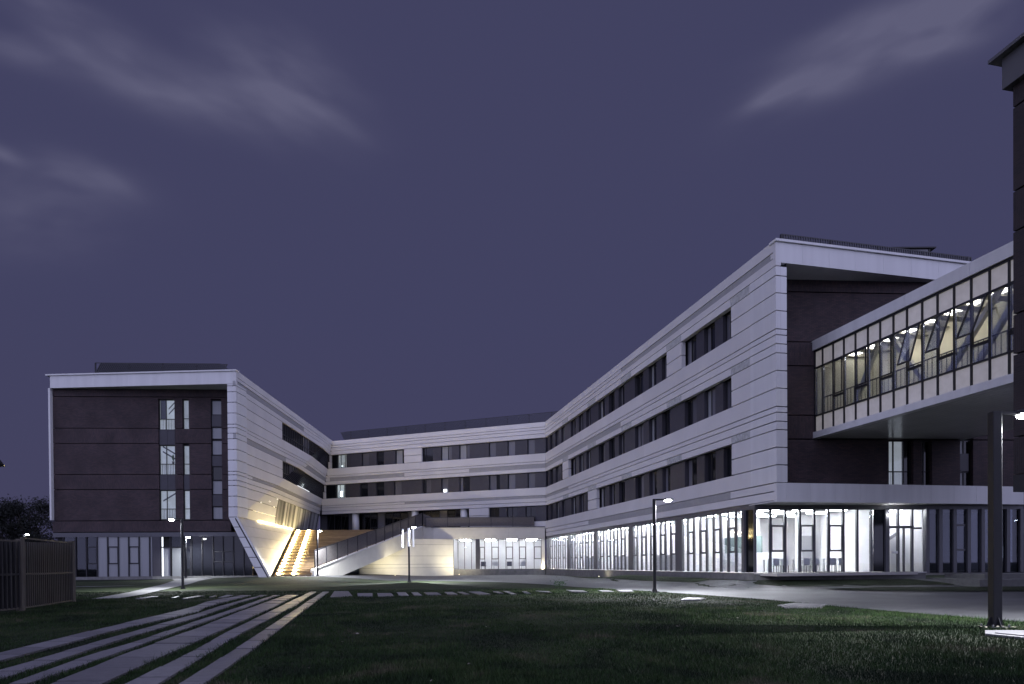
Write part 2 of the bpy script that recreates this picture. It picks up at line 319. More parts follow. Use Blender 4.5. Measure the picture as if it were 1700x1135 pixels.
# paving strips radiating across the lawn: polylines of left and right edges, cut into slabs
ST = [([(-7.63, 9.77), (-8.27, 12.6), (-9.12, 16.35), (-10.26, 21.48), (-10.88, 23.17), (-11.78, 28.67)], [(-7.0, 8.96), (-7.5, 11.28), (-8.05, 13.64), (-8.83, 18.49), (-9.45, 20.1), (-10.76, 25.85), (-11.35, 28.61)]),
      ([(-6.38, 8.16), (-6.73, 9.78), (-7.22, 11.97), (-8.51, 17.81), (-9.15, 20.23), (-10.74, 27.7), (-11.0, 28.76)], [(-5.87, 7.5), (-6.23, 9.0), (-6.77, 11.24), (-7.84, 16.41), (-9.43, 22.65), (-10.64, 28.5)]),
      ([(-5.55, 7.38), (-6.05, 9.21), (-6.36, 11.05), (-7.34, 15.37), (-10.28, 28.34)], [(-5.34, 7.37), (-5.75, 9.3), (-6.15, 11.2), (-7.02, 15.0), (-10.05, 28.41)]),
      ([(-5.09, 7.36), (-5.57, 9.24), (-6.46, 13.52), (-7.56, 18.14), (-9.81, 28.58)], [(-4.52, 7.34), (-4.88, 8.88), (-5.33, 11.14), (-5.86, 13.48), (-6.8, 17.85), (-9.27, 28.49)]),
      ([(-4.25, 7.33), (-4.88, 10.21), (-5.34, 12.04), (-6.89, 18.98), (-9.78, 31.88)], [(-3.89, 7.31), (-4.37, 9.29), (-5.05, 12.12), (-5.83, 15.89), (-7.01, 21.4), (-9.5, 31.84)]),
      ([(-3.65, 7.3), (-4.14, 9.52), (-5.2, 14.32), (-7.36, 23.79), (-9.15, 31.77)], [(-3.38, 7.29), (-3.73, 8.93), (-4.3, 11.6), (-5.33, 16.18), (-7.32, 24.95), (-8.85, 31.73)])]
SLAB_POLYS = []
def edge_x(pl, y):
    ys = [p[1] for p in pl]; xs = [p[0] for p in pl]
    if y < ys[0]: return xs[0] + (xs[1]-xs[0])/(ys[1]-ys[0])*(y-ys[0])
    return float(np.interp(y, ys, xs))
def slab_obj(poly, parent, top=.035, name='paving_slab'):
    dz = random.uniform(-.006, .006); tx, ty = random.uniform(-.006, .006), random.uniform(-.006, .006)
    cx = sum(p[0] for p in poly)/len(poly); cy = sum(p[1] for p in poly)/len(poly)
    pts = [(x, y, gh(x, y)+top+dz+tx*(x-cx)+ty*(y-cy)) for x, y in poly]
    SLAB_POLYS.append(poly)
    return prism(name, pts, (0, 0, -.12), slab_m, parent)
strip_words = ['leftmost paving strip of the six, nearest the slatted fence', 'second paving strip from the fence', 'third paving strip from the fence, narrow',
               'fourth paving strip from the fence, the widest', 'fifth paving strip from the fence', 'rightmost paving strip of the six, beside the open lawn']
for k, (lu, lr) in enumerate(ST):
    ye = min(lu[-1][1], lr[-1][1]); st = thing('paving_strip', 'grey granite slab strip set in the lawn, ' + strip_words[k].replace('paving strip', 'one', 1) if False else strip_words[k] + ', grey granite', 'paving', (edge_x(lu, 7), 7, 0), kind='structure')
    del st['category']
    y = 4.3 + random.random()*.5
    while y < ye-.2:
        y2 = min(ye, y + random.choice((.8, .9, .9, 1.0)))
        g = .02
        slab_obj([(edge_x(lu, y+g), y+g), (edge_x(lr, y+g), y+g), (edge_x(lr, y2-g), y2-g), (edge_x(lu, y2-g), y2-g)], st)
        y = y2
stones = [[(-8.61, 31.8), (-7.9, 31.67), (-6.59, 27.14), (-7.28, 26.22)], [(-7.02, 29.77), (-6.3, 29.65), (-5.63, 26.48), (-6.24, 26.57)], [(-6.09, 29.61), (-5.44, 29.5), (-4.85, 26.88), (-5.39, 26.44)],
          [(-5.29, 30.12), (-4.87, 30.05), (-4.26, 27.11), (-4.67, 27.17)], [(-4.62, 30.14), (-4.32, 30.09), (-3.7, 27.02), (-4.02, 27.07)], [(-4.05, 30.05), (-3.43, 29.94), (-2.96, 27.45), (-3.49, 27.42)],
          [(-3.1, 30.15), (-2.74, 30.09), (-2.27, 27.57), (-2.68, 27.63)], [(-2.54, 30.46), (-2.3, 30.41), (-1.78, 27.71), (-1.98, 27.52)], [(-2.0, 30.36), (-1.48, 30.35), (-.91, 27.69), (-1.38, 27.43)],
          [(-.88, 30.17), (-.64, 30.13), (-.36, 28.42), (-.55, 28.21)], [(-.42, 30.78), (-.2, 30.73), (.17, 27.5), (-.03, 27.41)], [(.45, 30.1), (.67, 29.79), (.82, 27.9), (.6, 27.93)],
          [(1.1, 31.11), (1.66, 30.3), (1.74, 28.71), (1.28, 29.69)], [(2.59, 31.58), (3.29, 30.71), (3.34, 29.07), (2.7, 29.44)], [(4.04, 31.01), (4.51, 30.93), (4.57, 29.38), (4.07, 29.47)], [(4.91, 31.15), (5.61, 31.02), (5.4, 29.24), (4.85, 29.33)]]
stonesL = [[(-14.84, 25.88), (-15.41, 28.17), (-15.04, 27.9), (-14.6, 26.04)], [(-12.89, 25.62), (-13.63, 28.45), (-13.22, 28.28), (-12.65, 25.58)], [(-13.88, 26.7), (-14.22, 27.99), (-14.05, 27.75), (-13.71, 26.68)],
           [(-12.46, 27.0), (-12.86, 28.34), (-12.71, 28.31), (-12.3, 26.87)], [(-11.92, 26.62), (-12.53, 28.86), (-12.13, 28.56), (-11.7, 26.59)]]
row = thing('stepping_stone_row', 'row of grey stone slabs in the lawn right of the paving strips', 'paving', (-1, 29, 0), kind='structure'); del row['category']
for q in stones: slab_obj(q, row, .04)
row2 = thing('stepping_stone_row', 'short pale stone slabs in the lawn left of the paving strips', 'paving', (-13.5, 27, 0), kind='structure'); del row2['category']
for q in stonesL: slab_obj(q, row2, .04)
def cover(poly, label):
    t = thing('utility_cover', label, 'manhole cover', (poly[0][0], poly[0][1], 0))
    cx = sum(p[0] for p in poly)/len(poly); cy = sum(p[1] for p in poly)/len(poly)
    slab_obj(poly, t, .05, 'frame')
    inner = [(cx+(x-cx)*.8, cy+(y-cy)*.8) for x, y in poly]
    prism('lid', [(x, y, gh(x, y)+.062) for x, y in inner], (0, 0, -.02), slab_m, t)
cover([(7.62, 18.35), (7.82, 19.37), (8.64, 20.25), (9.38, 19.59), (8.66, 18.38)], 'rough stone utility cover in the lawn beside the road edge')
cover([(7.99, 11.1), (8.35, 11.6), (9.9, 11.55), (9.6, 10.5), (8.23, 10.5)], 'pale stone utility cover beside the nearest lamp post')
cover([(5.75, 22.4), (6.23, 23.5), (6.86, 23.3), (6.4, 22.33)], 'small pale utility cover in the lawn in front of the middle lamp post')

# ---------------------------------------------------------------- main building
bld = thing('campus_building', 'long four storey building with banded white panel facades and dark brick end walls', 'building', (0, 80, 0))
Z = [4.5, 4.98, 5.42, 6.34, 7.25, 8.16, 8.60, 9.06, 9.36, 10.31, 11.22, 12.13, 12.60, 13.06, 13.36, 14.31, 15.22, 16.11, 16.61, 17.06, 17.38, 17.98]
J = .027  # half a joint
def courses(fr, name, ulen, openings, greys, vents, module, zs=Z, u_start=0, m=white, depth=.30):
    for i in range(len(zs)-1):
        z0, z1 = zs[i], zs[i+1]; zc = (z0+z1)/2
        cuts = {u_start, ulen}
        u = u_start + (module*.5 if i % 2 else 0)
        while u < ulen-1.0:
            if u > u_start+1.0: cuts.add(round(u, 3))
            u += module
        ops = [(a, b) for a, b, c, d in openings if c < zc < d]
        gs = [(a, b) for a, b, c, d in greys if c < zc < d]; vs = [(a, b) for a, b, c, d in vents if c < zc < d]
        for a, b in ops+gs+vs: cuts |= {max(u_start, a), min(ulen, b)}
        cl = sorted(cuts)
        special = ops+gs+vs
        # drop module cuts that fall close to a special edge
        edges = {max(u_start, a) for a, b in special} | {min(ulen, b) for a, b in special} | {u_start, ulen}
        cl = [c for c in cl if c in edges or min(abs(c-e) for e in edges) > .9]
        for a, b in zip(cl[:-1], cl[1:]):
            mid = (a+b)/2
            if any(p < mid < q for p, q in ops): continue
            if any(p < mid < q for p, q in gs): fr.box('grey_panel', a+.004, b-.004, -.30, -.03, z0, z1, grey_m, bld)
            elif any(p < mid < q for p, q in vs):
                fr.box('vent_grille', a+.01, b-.01, -.30, -.015, z0+J, z1-J*.2, vent_m, bld)
            else: fr.box('wall_panel', a+.0035, b-.0035, -depth, 0, z0+J, z1-J, m, bld)
def window(fr, u0, u1, z0, z1, panes, d=-.26, thick=.07, transom=None):
    """window frame (part) with its panes (sub-parts). panes: list of (fraction, material)"""
    bm = bmesh.new(); t = .055
    fr.addbox(bm, u0, u0+t, d, d+thick, z0, z1); fr.addbox(bm, u1-t, u1, d, d+thick, z0, z1)
    fr.addbox(bm, u0+t, u1-t, d, d+thick, z0, z0+t); fr.addbox(bm, u0+t, u1-t, d, d+thick, z1-t, z1)
    tot = sum(p[0] for p in panes); x = u0+t; w = (u1-u0-2*t); spans = []
    for k, (fr_, m_) in enumerate(panes):
        x2 = x + w*fr_/tot
        if k < len(panes)-1: fr.addbox(bm, x2-.03, x2+.03, d, d+thick, z0+t, z1-t); spans.append((x, x2-.03, m_))
        else: spans.append((x, x2, m_))
        x = x2+.03 if k < len(panes)-1 else x2
    if transom: fr.addbox(bm, u0+t, u1-t, d, d+thick-.005, transom-.03, transom+.03)
    f = mesh_obj('window', bm, frame_m, bld)
    for a, b, m_ in spans: fr.box('pane', a, b, d+.015, d+.03, z0+t, z1-t, m_, f)
    return f
def rnd_pane():
    return random.choice([dark_glass]*2+[blind_m]*3+[pale_blind])

# --- right wing
OR = [(4.25, 10.35, 14.31, 16.11), (12.56, 44.25, 14.31, 16.11), (4.25, 35.4, 10.31, 12.13), (37.5, 44.25, 10.31, 12.13), (4.25, 27.0, 6.34, 8.16), (29.4, 44.25, 6.34, 8.16)]
GR = [(.45, 21, 17.06, 17.38), (21.1, 44.25, 12.6, 13.06), (35.45, 44.25, 9.06, 9.36), (4.4, 29.3, 4.98, 5.42)]
VR = [(a, b, h, h2) for a, b in ((2.4, 4.3), (10.4, 12.6), (18.85, 20.95), (27.05, 29.35), (35.4, 37.5)) for h, h2 in ((16.11, 16.61), (12.13, 12.6), (8.16, 8.6))]
courses(FR, 'right', 44.22, OR, GR, VR, 8.26, u_start=0)
def bays_right():
    for zi, (z0, z1) in enumerate(((14.31, 16.11), (10.31, 12.13), (6.34, 8.16))):
        ops = [(a, b) for a, b, c, d in OR if c == z0]
        for k in range(5):
            s = 4.25 + 8.28*k
            items = [('w', 0, 1.25), ('p', 1.25, 2.18), ('w', 2.18, 3.5), ('p', 3.5, 4.5), ('w', 4.5, 6.1), ('p', 6.1, 8.28)]
            if k == 4: items = [('w', 0, 1.2), ('p', 1.2, 2.2), ('w', 2.2, 3.5), ('p', 3.5, 4.6), ('w', 4.6, 5.6), ('p', 5.6, 6.7)]
            for t, a, b in items:
                ua, ub = s+a, s+b
                for oa, ob in ops:
                    x, y = max(ua, oa), min(ub, ob)
                    if y-x < .3: continue
                    if t == 'w': window(FR, x, y, z0, z1, [(1.0, dark_glass if random.random() < .85 else blind_m), (.6, rnd_pane())], d=-.50)
                    else: FR.box('infill_panel', x+.01, y-.01, -.6, -.22, z0+.04, z1-.04, infill_m, bld)
bays_right()
# cores (solid building mass behind the cladding)
FR.box('core', 3.1, 44.3, -14, -.62, 4.62, 17.5, core_m, bld); FR.box('core', .1, 3.2, -.7, -.62, 4.62, 17.5, core_m, bld)
# white frame at the end of the right wing
zsP = [z for z in Z if 5.4 < z <= 16.7] + [16.8]
for z0, z1 in zip(zsP[:-1], zsP[1:]):
    if z1-z0 < .2: continue
    FE.box('frame_panel', .0, .64, -2.3, -.001, z0+J, z1-J, fascia_m, bld)
FE.box('frame_panel', .64, .65, -2.3, -.02, 5.44, 16.8, core_m, bld)
edges = [0, 1.6, 3.2, 4.8, 6.6, 8.4, 10.2, 12.2, 14.3]
for a, b in zip(edges[:-1], edges[1:]): FE.box('fascia_panel', a+.004, b-.004, -.25, .0, 16.8, 17.84, fascia_m, bld)
FE.box('coping', -.05, 14.4, -.5, .10, 17.86, 17.98, fascia_m, bld)
prism('soffit', [FE.pt(.65, -.26, 16.82), FE.pt(14.3, -.26, 16.82), FE.pt(14.3, -.9, 16.82), FE.pt(.65, -3.2, 16.82)], (0, 0, .2), soffit_m, bld)
prism('roof', [FE.pt(.1, -.3, 17.55), FE.pt(14.3, -.3, 17.55), FR.pt(44, -13, 17.55), FR.pt(44, -.3, 17.55)], (0, 0, .2), core_m, bld)
# white belt above the ground floor, right wing end
bx = [0, .55, 1.95, 3.4, 4.88, 6.40, 7.80, 9.25, 10.67, 12.1, 13.53, 15.2]
for a, b in zip(bx[:-1], bx[1:]): FBt.box('belt_panel', a+.004, b-.004, -.25, 0, 4.42, 5.41, fascia_m, bld)
prism('belt_top', [FBt.pt(.0, -.05, 5.38), FBt.pt(15.2, -.05, 5.38), FBt.pt(15.2, -1.3, 5.38), FBt.pt(.3, -2.6, 5.38)], (0, 0, .04), core_m, bld)
prism('belt_soffit', [FBt.pt(.02, -.26, 4.44), FBt.pt(15.2, -.26, 4.44), FBt.pt(15.2, -1.5, 4.44), FR.pt(2.6, -.05, 4.44), FR.pt(.2, -.02, 4.44)], (0, 0, .06), mat('white_soffit', (.75, .75, .74), .4), bld)
def brick_wall(fr, u0, u1, ops, top=16.9, low=4.34):
    zb = [low, 5.34, 8.07, 9.38, 12.09, 13.41, 16.15, top]
    for i, (z0, z1) in enumerate(zip(zb[:-1], zb[1:])):
        if z1-z0 < .1: continue
        m = brick_v if i % 2 == 0 else brick_h
        # split this belt round the openings
        cl = sorted({u0, u1} | {x for a, b, c, d in ops if c < z1-.05 and d > z0+.05 for x in (a, b)})
        for a, b in zip(cl[:-1], cl[1:]):
            mid = (a+b)/2; cov = [(c, d) for p, q, c, d in ops if p < mid < q and c < z1 and d > z0]
            segs = [(z0+.03, z1-.03)]
            for c, d in cov:
                ns = []
                for s0, s1 in segs:
                    if d <= s0 or c >= s1: ns.append((s0, s1)); continue
                    if c > s0+.06: ns.append((s0, c))
                    if d < s1-.06: ns.append((d, s1))
                segs = ns
            for s0, s1 in segs: fr.box('brick_belt', a, b, -.35, 0, s0, s1, m, bld)
    fr.box('core', u0, u1, -.42, -.36, 4.3, top, core_m, bld)
opW = [(6.12, 7.55, 5.42, 8.07), (8.05, 8.64, 5.42, 8.07), (10.28, 11.05, 5.42, 8.16)]
brick_wall(FW, -.9, 14.4, opW, low=5.33)
# windows in the right end brick wall
window(FW, 6.12, 7.55, 5.42, 8.05, [(1, clear), (1.6, clear), (1.1, dark_glass)], d=-.3, transom=6.31)
window(FW, 8.05, 8.64, 5.42, 8.05, [(1, pale_blind), (1.4, dark_glass)], d=-.3, transom=6.31)
window(FW, 10.28, 11.05, 5.42, 8.1, [(1, pale_blind), (1, dark_glass)], d=-.3, transom=6.27)
FW.box('room_wall', 6.12, 7.1, -.355, -.345, 5.42, 8.05, mat('stair_room_end', (.5, .5, .55), .6, emit=(.84, .9, 1), estr=.30, noise_scale=.9, noise_amt=.5), bld)
for k in range(9): FW.box('baluster', 6.2+k*.11, 6.225+k*.11, -.34, -.32, 5.42, 6.3, furn_m, bld)
FW.box('infill_panel', 10.33, 10.9, -.22, -.15, 6.33, 7.32, infill_m, bld)

# --- ground floor, right wing
GZ0, GT1, GT2, GZ1 = .73, 1.91, 3.29, 4.22
def glazing(fr, edges_u, z0, z1, transom_bays=(), m_glass=clear, mw=.10, md=.16, t1=GT1, t2=GT2, d=-.1, first=True, last=True, solid=(), mm=None):
    """curtain wall: mullions, panes and framed vents"""
    mm = mm or mull_m
    n = len(edges_u)
    for i, u in enumerate(edges_u):
        if (i == 0 and not first) or (i == n-1 and not last): continue
        fr.box('mullion', u-mw/2, u+mw/2, d-md*.4, d+md*.6, z0, z1, mm, bld)
    for i in range(n-1):
        a, b = edges_u[i]+mw/2, edges_u[i+1]-mw/2
        if i in solid: fr.box('column_cladding', a, b, d-.2, d+.05, z0, z1, mm, bld); continue
        g = m_glass[i % len(m_glass)] if isinstance(m_glass, list) else m_glass
        if i in transom_bays:
            bm = bmesh.new()
            fr.addbox(bm, a, b, d-.03, d+.05, t1-.05, t1+.05); fr.addbox(bm, a, b, d-.03, d+.05, t2-.05, t2+.05)
            fr.addbox(bm, a, a+.05, d-.03, d+.06, t1+.05, t2-.05); fr.addbox(bm, b-.05, b, d-.03, d+.06, t1+.05, t2-.05)
            v = mesh_obj('window', bm, mm, bld)
            fr.box('pane', a, b, d-.012, d, z0, t1-.05, g, v); fr.box('pane', a+.05, b-.05, d-.012, d, t1+.05, t2-.05, g, v); fr.box('pane', a, b, d-.012, d, t2+.05, z1, g, v)
        else:
            fr.box('pane', a, b, d-.012, d, z0, z1, g, bld)
gu = [3.14+.826*k for k in range(50)]; gu = [u for u in gu if u < 44.1]+[44.1]
solid_b = [k for k in range(len(gu)-1) if k in (9, 19, 29, 39)]
trans_b = [k for k in range(len(gu)-1) if k not in solid_b and (k-(k//10)) % 2 == 1]
glazing(FR, gu, GZ0, GZ1, trans_b, clear, mw=.13, md=.10, solid=solid_b)
FR.box('corner_pane', 2.2, 3.05, -.14, -.12, GZ0, GZ1, dark_glass, bld)
FR.box('column_cladding', 3.0, 3.25, -.35, .02, .72, 4.22, mull_m, bld)
for k in range(11): FR.box('lintel_panel', 2.05+k*3.83, 2.05+(k+1)*3.83-.01, -.40, -.05, 4.22, 4.5, mull_m, bld)
gw = [-1.50, -.63, .20, 1.04, 1.86, 2.68, 3.53, 4.33, 5.14]
glazing(FW, gw, GZ0, GZ1-.02, (1, 3, 5), clear, mw=.115, md=.14, d=-.12)
FW.box('lintel_panel', -1.55, 14.4, -.35, -.02, 4.18, 4.42, mull_m, bld)
# plinths
for k in range(11): FR.box('plinth_block', 2.0+k*3.84, 2.0+(k+1)*3.84-.01, -.5, .06, -.4, .70, concrete_m, bld)
for k in range(5): FW.box('plinth_block', -1.62+k*1.94, -1.62+(k+1)*1.94-.01, -.5, .25, -.2, .62, concrete_m, bld)
FW.box('plinth_cap', -1.65, 8.1, -.5, .3, .64, .70, mat('plinth_cap', (.5, .5, .5), .5), bld)
# entrance: frame, doors, dark side panes
glazing(FW, [5.22, 5.95], GZ0, GZ1-.02, (), dark_glass, mw=.1, first=False)
FW.box('column_cladding', 5.92, 6.12, -.3, .03, .62, 4.18, mull_m, bld)
bm = bmesh.new()
for u in (6.12, 6.70, 7.52, 8.30): FW.addbox(bm, u-.05, u+.05, -.18, -.02, .62, 4.18)
FW.addbox(bm, 6.1, 7.6, -.18, -.03, 3.13, 3.27); FW.addbox(bm, 7.57, 8.05, -.17, -.04, 3.08, 3.18)
FW.addbox(bm, 7.0, 7.06, -.16, -.03, .62, 3.13)
dr = mesh_obj('door', bm, mull_m, bld)
for a, b, z0, z1 in ((6.17, 6.65, .7, 3.12), (6.75, 7.47, .7, 3.12), (6.17, 6.65, 3.28, 4.16), (6.75, 7.47, 3.28, 4.16), (7.57, 8.25, .7, 4.16)): FW.box('pane', a, b, -.12, -.108, z0, z1, clear, dr)
FW.box('door_handle', 6.28, 6.62, -.02, .02, 1.72, 1.86, furn_m, dr)
glazing(FW, [8.35, 9.12, 9.95, 10.78, 11.6, 12.3, 13.1, 13.9], GZ0-.1, GZ1-.02, (2,), tinted, mw=.19, md=.25)
# rooms behind the ground floor glass
def rooms():
    FR.box('room_floor', .3, 44.2, -9, -.2, .55, .70, room_f, bld)
    FR.box('room_ceiling', 2.3, 44.2, -9, -.2, 4.36, 4.5, room_w, bld)
    FR.box('room_wall', 8.8, 44.2, -4.8, -4.6, .7, 4.36, room_w, bld)
    for u, in ((10.45,), (18.9,), (27.2,), (35.5,), (44.2,)): FR.box('room_wall', u-.08, u+.08, -4.6, -.5, .7, 4.36, room_w, bld)
    # corner room behind the end glazing
    FW.box('room_floor', -1.4, 14.4, -9, -.2, .50, .69, room_f, bld)
    FW.box('room_ceiling', .2, 14.4, -8.9, -.3, 4.3, 4.34, room_w, bld)
    FW.box('room_wall', 5.16, 5.26, -8.8, -.3, .7, 4.3, room_w, bld)
    FW.box('room_wall', -1.9, 5.2, -8.9, -8.7, .7, 4.3, room_w, bld)
    FW.box('room_wall', 5.2, 8.3, -4.6, -4.45, .7, 4.3, room_w, bld); FW.box('room_wall', 8.28, 8.36, -4.5, -.3, .7, 4.3, room_w, bld)
    FW.box('room_wall', 8.4, 14.4, -5, -4.9, .7, 4.3, far_m, bld)
    # ceiling lights
    for u in np.arange(4.6, 43, 2.07):
        for d in (-1.2, -3.3): FR.box('ceiling_light', u-.62, u+.62, d-.05, d+.05, 4.29, 4.35, tube_b, bld)
    for u in (-.1, 1.9, 3.9):
        for d in (-1.4, -3.6, -6.0): FW.box('ceiling_light', u-.6, u+.6, d-.05, d+.05, 4.22, 4.29, tube_c, bld)
    FW.box('ceiling_light', 5.7, 8.0, -1.6, -1.5, 4.15, 4.24, tube_m, bld); FW.box('ceiling_light', 5.7, 8.0, -3.4, -3.3, 4.15, 4.24, tube_m, bld)
    # boards on the walls inside
    FR.box('wall_board', 6.1, 10.3, -3.2, -3.1, 1.9, 2.95, teal_m, bld)
    FR.box('low_partition', 3.6, 10.3, -3.12, -3.0, .7, 1.88, furn_m, bld)
    FR.box('wall_board', 19.5, 25.5, -2.6, -2.5, 1.9, 2.75, teal_m, bld)
    FR.box('low_partition', 13.0, 17.5, -1.5, -1.4, .7, 1.9, mat('partition_grey', (.5, .5, .5), .6), bld)
    FR.box('low_partition', 20.0, 26.5, -1.6, -1.5, .7, 1.9, furn_m, bld)
    FR.box('low_partition', 29, 34.5, -1.6, -1.5, .7, 1.85, furn_m, bld)
    FW.box('interior_door', 3.9, 4.75, -5.4, -5.3, .7, 2.95, mat('door_grey', (.4, .4, .42), .5), bld)
    FW.box('room_wall', 3.6, 5.2, -5.6, -5.42, .7, 4.3, room_w, bld)
rooms()
# stairs seen through the entrance
bm = bmesh.new()
for k in range(9): FW.addbox(bm, 7.45-.17*k-.9, 7.45-.17*k, -3.6, -2.2, .7+.0, .88+.165*k if k < 9 else 0)
mesh_obj('indoor_stair', bm, mat('stair_grey', (.35, .35, .35), .6), bld)
prism('stair_flight', [FW.pt(6.6, -2.0, 2.2), FW.pt(7.9, -2.0, 3.0), FW.pt(7.9, -2.0, 2.78), FW.pt(6.6, -2.0, 1.98)], tuple(FW.n*-1.2), mat('stair_soffit', (.3, .3, .32), .6), bld)
# wall light over the entrance
el = thing('wall_light', 'small bright globe light above the glass entrance door of the right wing', 'wall light', FW.pt(6.15, .12, 3.9))
bm = bmesh.new(); bmesh.ops.create_uvsphere(bm, u_segments=16, v_segments=10, radius=.10); mesh_obj('globe', bm, emis('globe_glow', (.95, .97, 1), 45), el, Matrix.Translation(FW.pt(6.15, .17, 3.88)), True)
FW.box('bracket', 6.10, 6.20, .0, .1, 3.86, 4.05, frame_m, el)
for ob, (cx_, cy_, lab) in enumerate([(.2, -1.3, 'white laboratory table behind the corner glazing, leftmost'), (1.9, -1.2, 'white laboratory table behind the corner glazing, middle one'), (3.5, -1.4, 'white laboratory table behind the corner glazing, nearest the grey door')]):
    c = FW.pt(cx_, cy_, 0)
    t = thing('lab_table', lab, 'table', (c.x, c.y, .69), group='white tables inside the corner room')
    FW.box('table_top', cx_-.6, cx_+.6, cy_-.35, cy_+.35, 1.42, 1.46, furn_m, t)
    for su in (-.52, .52):
        for sd in (-.28, .28): FW.box('leg', cx_+su-.03, cx_+su+.03, cy_+sd-.03, cy_+sd+.03, .69, 1.42, furn_m, t)
    for q in range(2):
        s0 = cx_-.45+q*.55; ch = FW.pt(s0+.17, cy_+.55, 0)
        k = thing('lab_chair', ['left', 'right'][q] + ' white chair at the ' + lab.split('glazing, ')[1] + ' of the corner room tables', 'chair', (ch.x, ch.y, .69), group='white chairs inside the corner room')
        FW.box('seat', s0, s0+.36, cy_+.38, cy_+.72, 1.10, 1.14, furn_m, k); FW.box('backrest', s0, s0+.36, cy_+.70, cy_+.74, 1.14, 1.5, furn_m, k)
        for a in (.02, .32):
            for b in (.40, .70): FW.box('leg', s0+a, s0+a+.025, cy_+b, cy_+b+.025, .69, 1.10, frame_m, k)

# --- central block
OC = [(0, 16.5, 14.31, 16.11), (19.06, 30.4, 14.31, 16.11), (0, 31.4, 10.31, 12.13), (0.0, 7.3, 6.34, 8.16), (9.95, 33, 5.42, 8.16)]
GC = [(0, 9.9, 12.6, 13.06), (19.05, 30.6, 12.6, 13.06), (0, 19.05, 9.06, 9.36)]
ucj = lambda z: 30.06+(18.08-z)/9.87*2.18
for i in range(len(Z)-1):
    z0, z1 = Z[i], Z[i+1]
    if z0 < 5.3: continue
    courses(FC, 'centre', min(ucj((z0+z1)/2), 31.9), [o for o in OC], GC, [], 8.3, zs=[z0, z1])
FC.box('core', .3, 34, -13, -.62, 8.2, 17.5, core_m, bld)
FC.box('core', .3, 9.9, -5, -.62, 4.3, 8.2, core_m, bld)
prism('roof', [FC.pt(.1, -.3, 17.55), FC.pt(33, -.3, 17.55), FC.pt(33, -13, 17.55), FC.pt(.1, -13, 17.55)], (0, 0, .2), core_m, bld)
def strip_c(z0, z1, items):
    for it in items:
        a, b = it[1], it[2]
        if it[0] == 'p': FC.box('infill_panel', a+.01, b-.01, -.6, -.2, z0+.04, z1-.04, infill_m, bld)
        else: window(FC, a, b, z0, z1, it[3], d=-.45)
dg, bl, pb_ = dark_glass, blind_m, pale_blind
strip_c(14.31, 16.11, [('p', .02, 1.4), ('w', 1.4, 2.3, [(1, bl)]), ('p', 2.3, 3.9), ('w', 3.9, 4.85, [(1, bl)]), ('p', 4.85, 6.4), ('w', 6.4, 7.3, [(1, bl)]), ('p', 7.3, 9.9), ('w', 9.9, 11.3, [(.5, bl), (1, pb_)]), ('p', 11.3, 12.35),
                       ('w', 12.35, 13.85, [(.6, bl), (1, pb_)]), ('p', 13.85, 15.0), ('w', 15.0, 16.5, [(1, dg), (.4, dg)]), ('w', 19.06, 20.45, [(.4, dg), (1, pb_)]), ('p', 20.45, 22.2), ('w', 22.2, 23.3, [(1, dg)]), ('p', 23.3, 24.5), ('w', 24.5, 25.6, [(1, bl)]), ('p', 25.6, 28.0)])
strip_c(10.31, 12.13, [('p', .02, 1.4), ('w', 1.4, 2.3, [(1, bl)]), ('p', 2.3, 3.9), ('w', 3.9, 4.85, [(1, bl)]), ('p', 4.85, 5.9), ('w', 5.9, 7.3, [(.5, dg), (1, bl)]), ('p', 7.3, 9.9), ('w', 9.9, 11.3, [(1, dg), (.4, bl)]), ('p', 11.3, 12.9),
                       ('w', 12.9, 13.85, [(1, bl)]), ('p', 13.85, 15.3), ('w', 15.3, 16.5, [(1, bl), (.5, dg)]), ('p', 16.5, 19.6), ('w', 19.6, 20.7, [(1, bl)]), ('p', 20.7, 22.2), ('w', 22.2, 23.4, [(1, dg)]), ('p', 23.4, 24.7), ('w', 24.7, 25.9, [(1, dg)]), ('p', 25.9, 28.3)])
strip_c(6.34, 8.16, [('p', .02, 1.4), ('w', 1.4, 2.6, [(1, dg), (1, dg)]), ('p', 2.6, 3.7), ('w', 3.7, 5.0, [(1, dg), (1, dg)]), ('p', 5.0, 6.0), ('w', 6.0, 7.3, [(1, dg), (1, dg)])])
# lit landing windows at the left end of the central block
def lit_niche(fr, u0, u1, z0, z1, d=-.52, bright=True):
    w = window(fr, u0, u1, z0, z1, [(1, clear), (.7, clear)], d=-.45)
    bm = bmesh.new()
    fr.addbox(bm, u0, u1, d-.06, d-.03, z0, z1)
    mesh_obj('room_wall', bm, emis('landing_glow_%d' % (10*z0), (.75, .85, .9), .22 if not bright else .5), bld)
    fr.box('glow_patch', (u0+u1)/2-.12, (u0+u1)/2+.1, d-.02, d-.01, z0+.25, z0+.9 if bright else z0+.4, emis('landing_lamp_%d' % (10*z0), (.9, .97, 1), 14 if bright else 3), bld)
    for k in range(4): fr.box('baluster', u0+.2+k*.28, u0+.23+k*.28, d-.025, d-.005, z0, z0+.8, frame_m, bld)
lit_niche(FC, 28.3, 29.5, 14.31, 16.11, bright=False); lit_niche(FC, 28.5, 29.7, 10.31, 12.13)
FC.box('infill_panel', 29.72, 31.3, -.29, -.2, 10.31, 12.13, dark_glass, bld); FC.box('infill_panel', 29.52, 30.3, -.29, -.2, 14.31, 16.11, dark_glass, bld)
FC.box('glow_patch', 13.1, 13.55, -.235, -.225, 10.36, 10.72, emis('desk_glow', (.9, .95, 1), 3.0), bld)
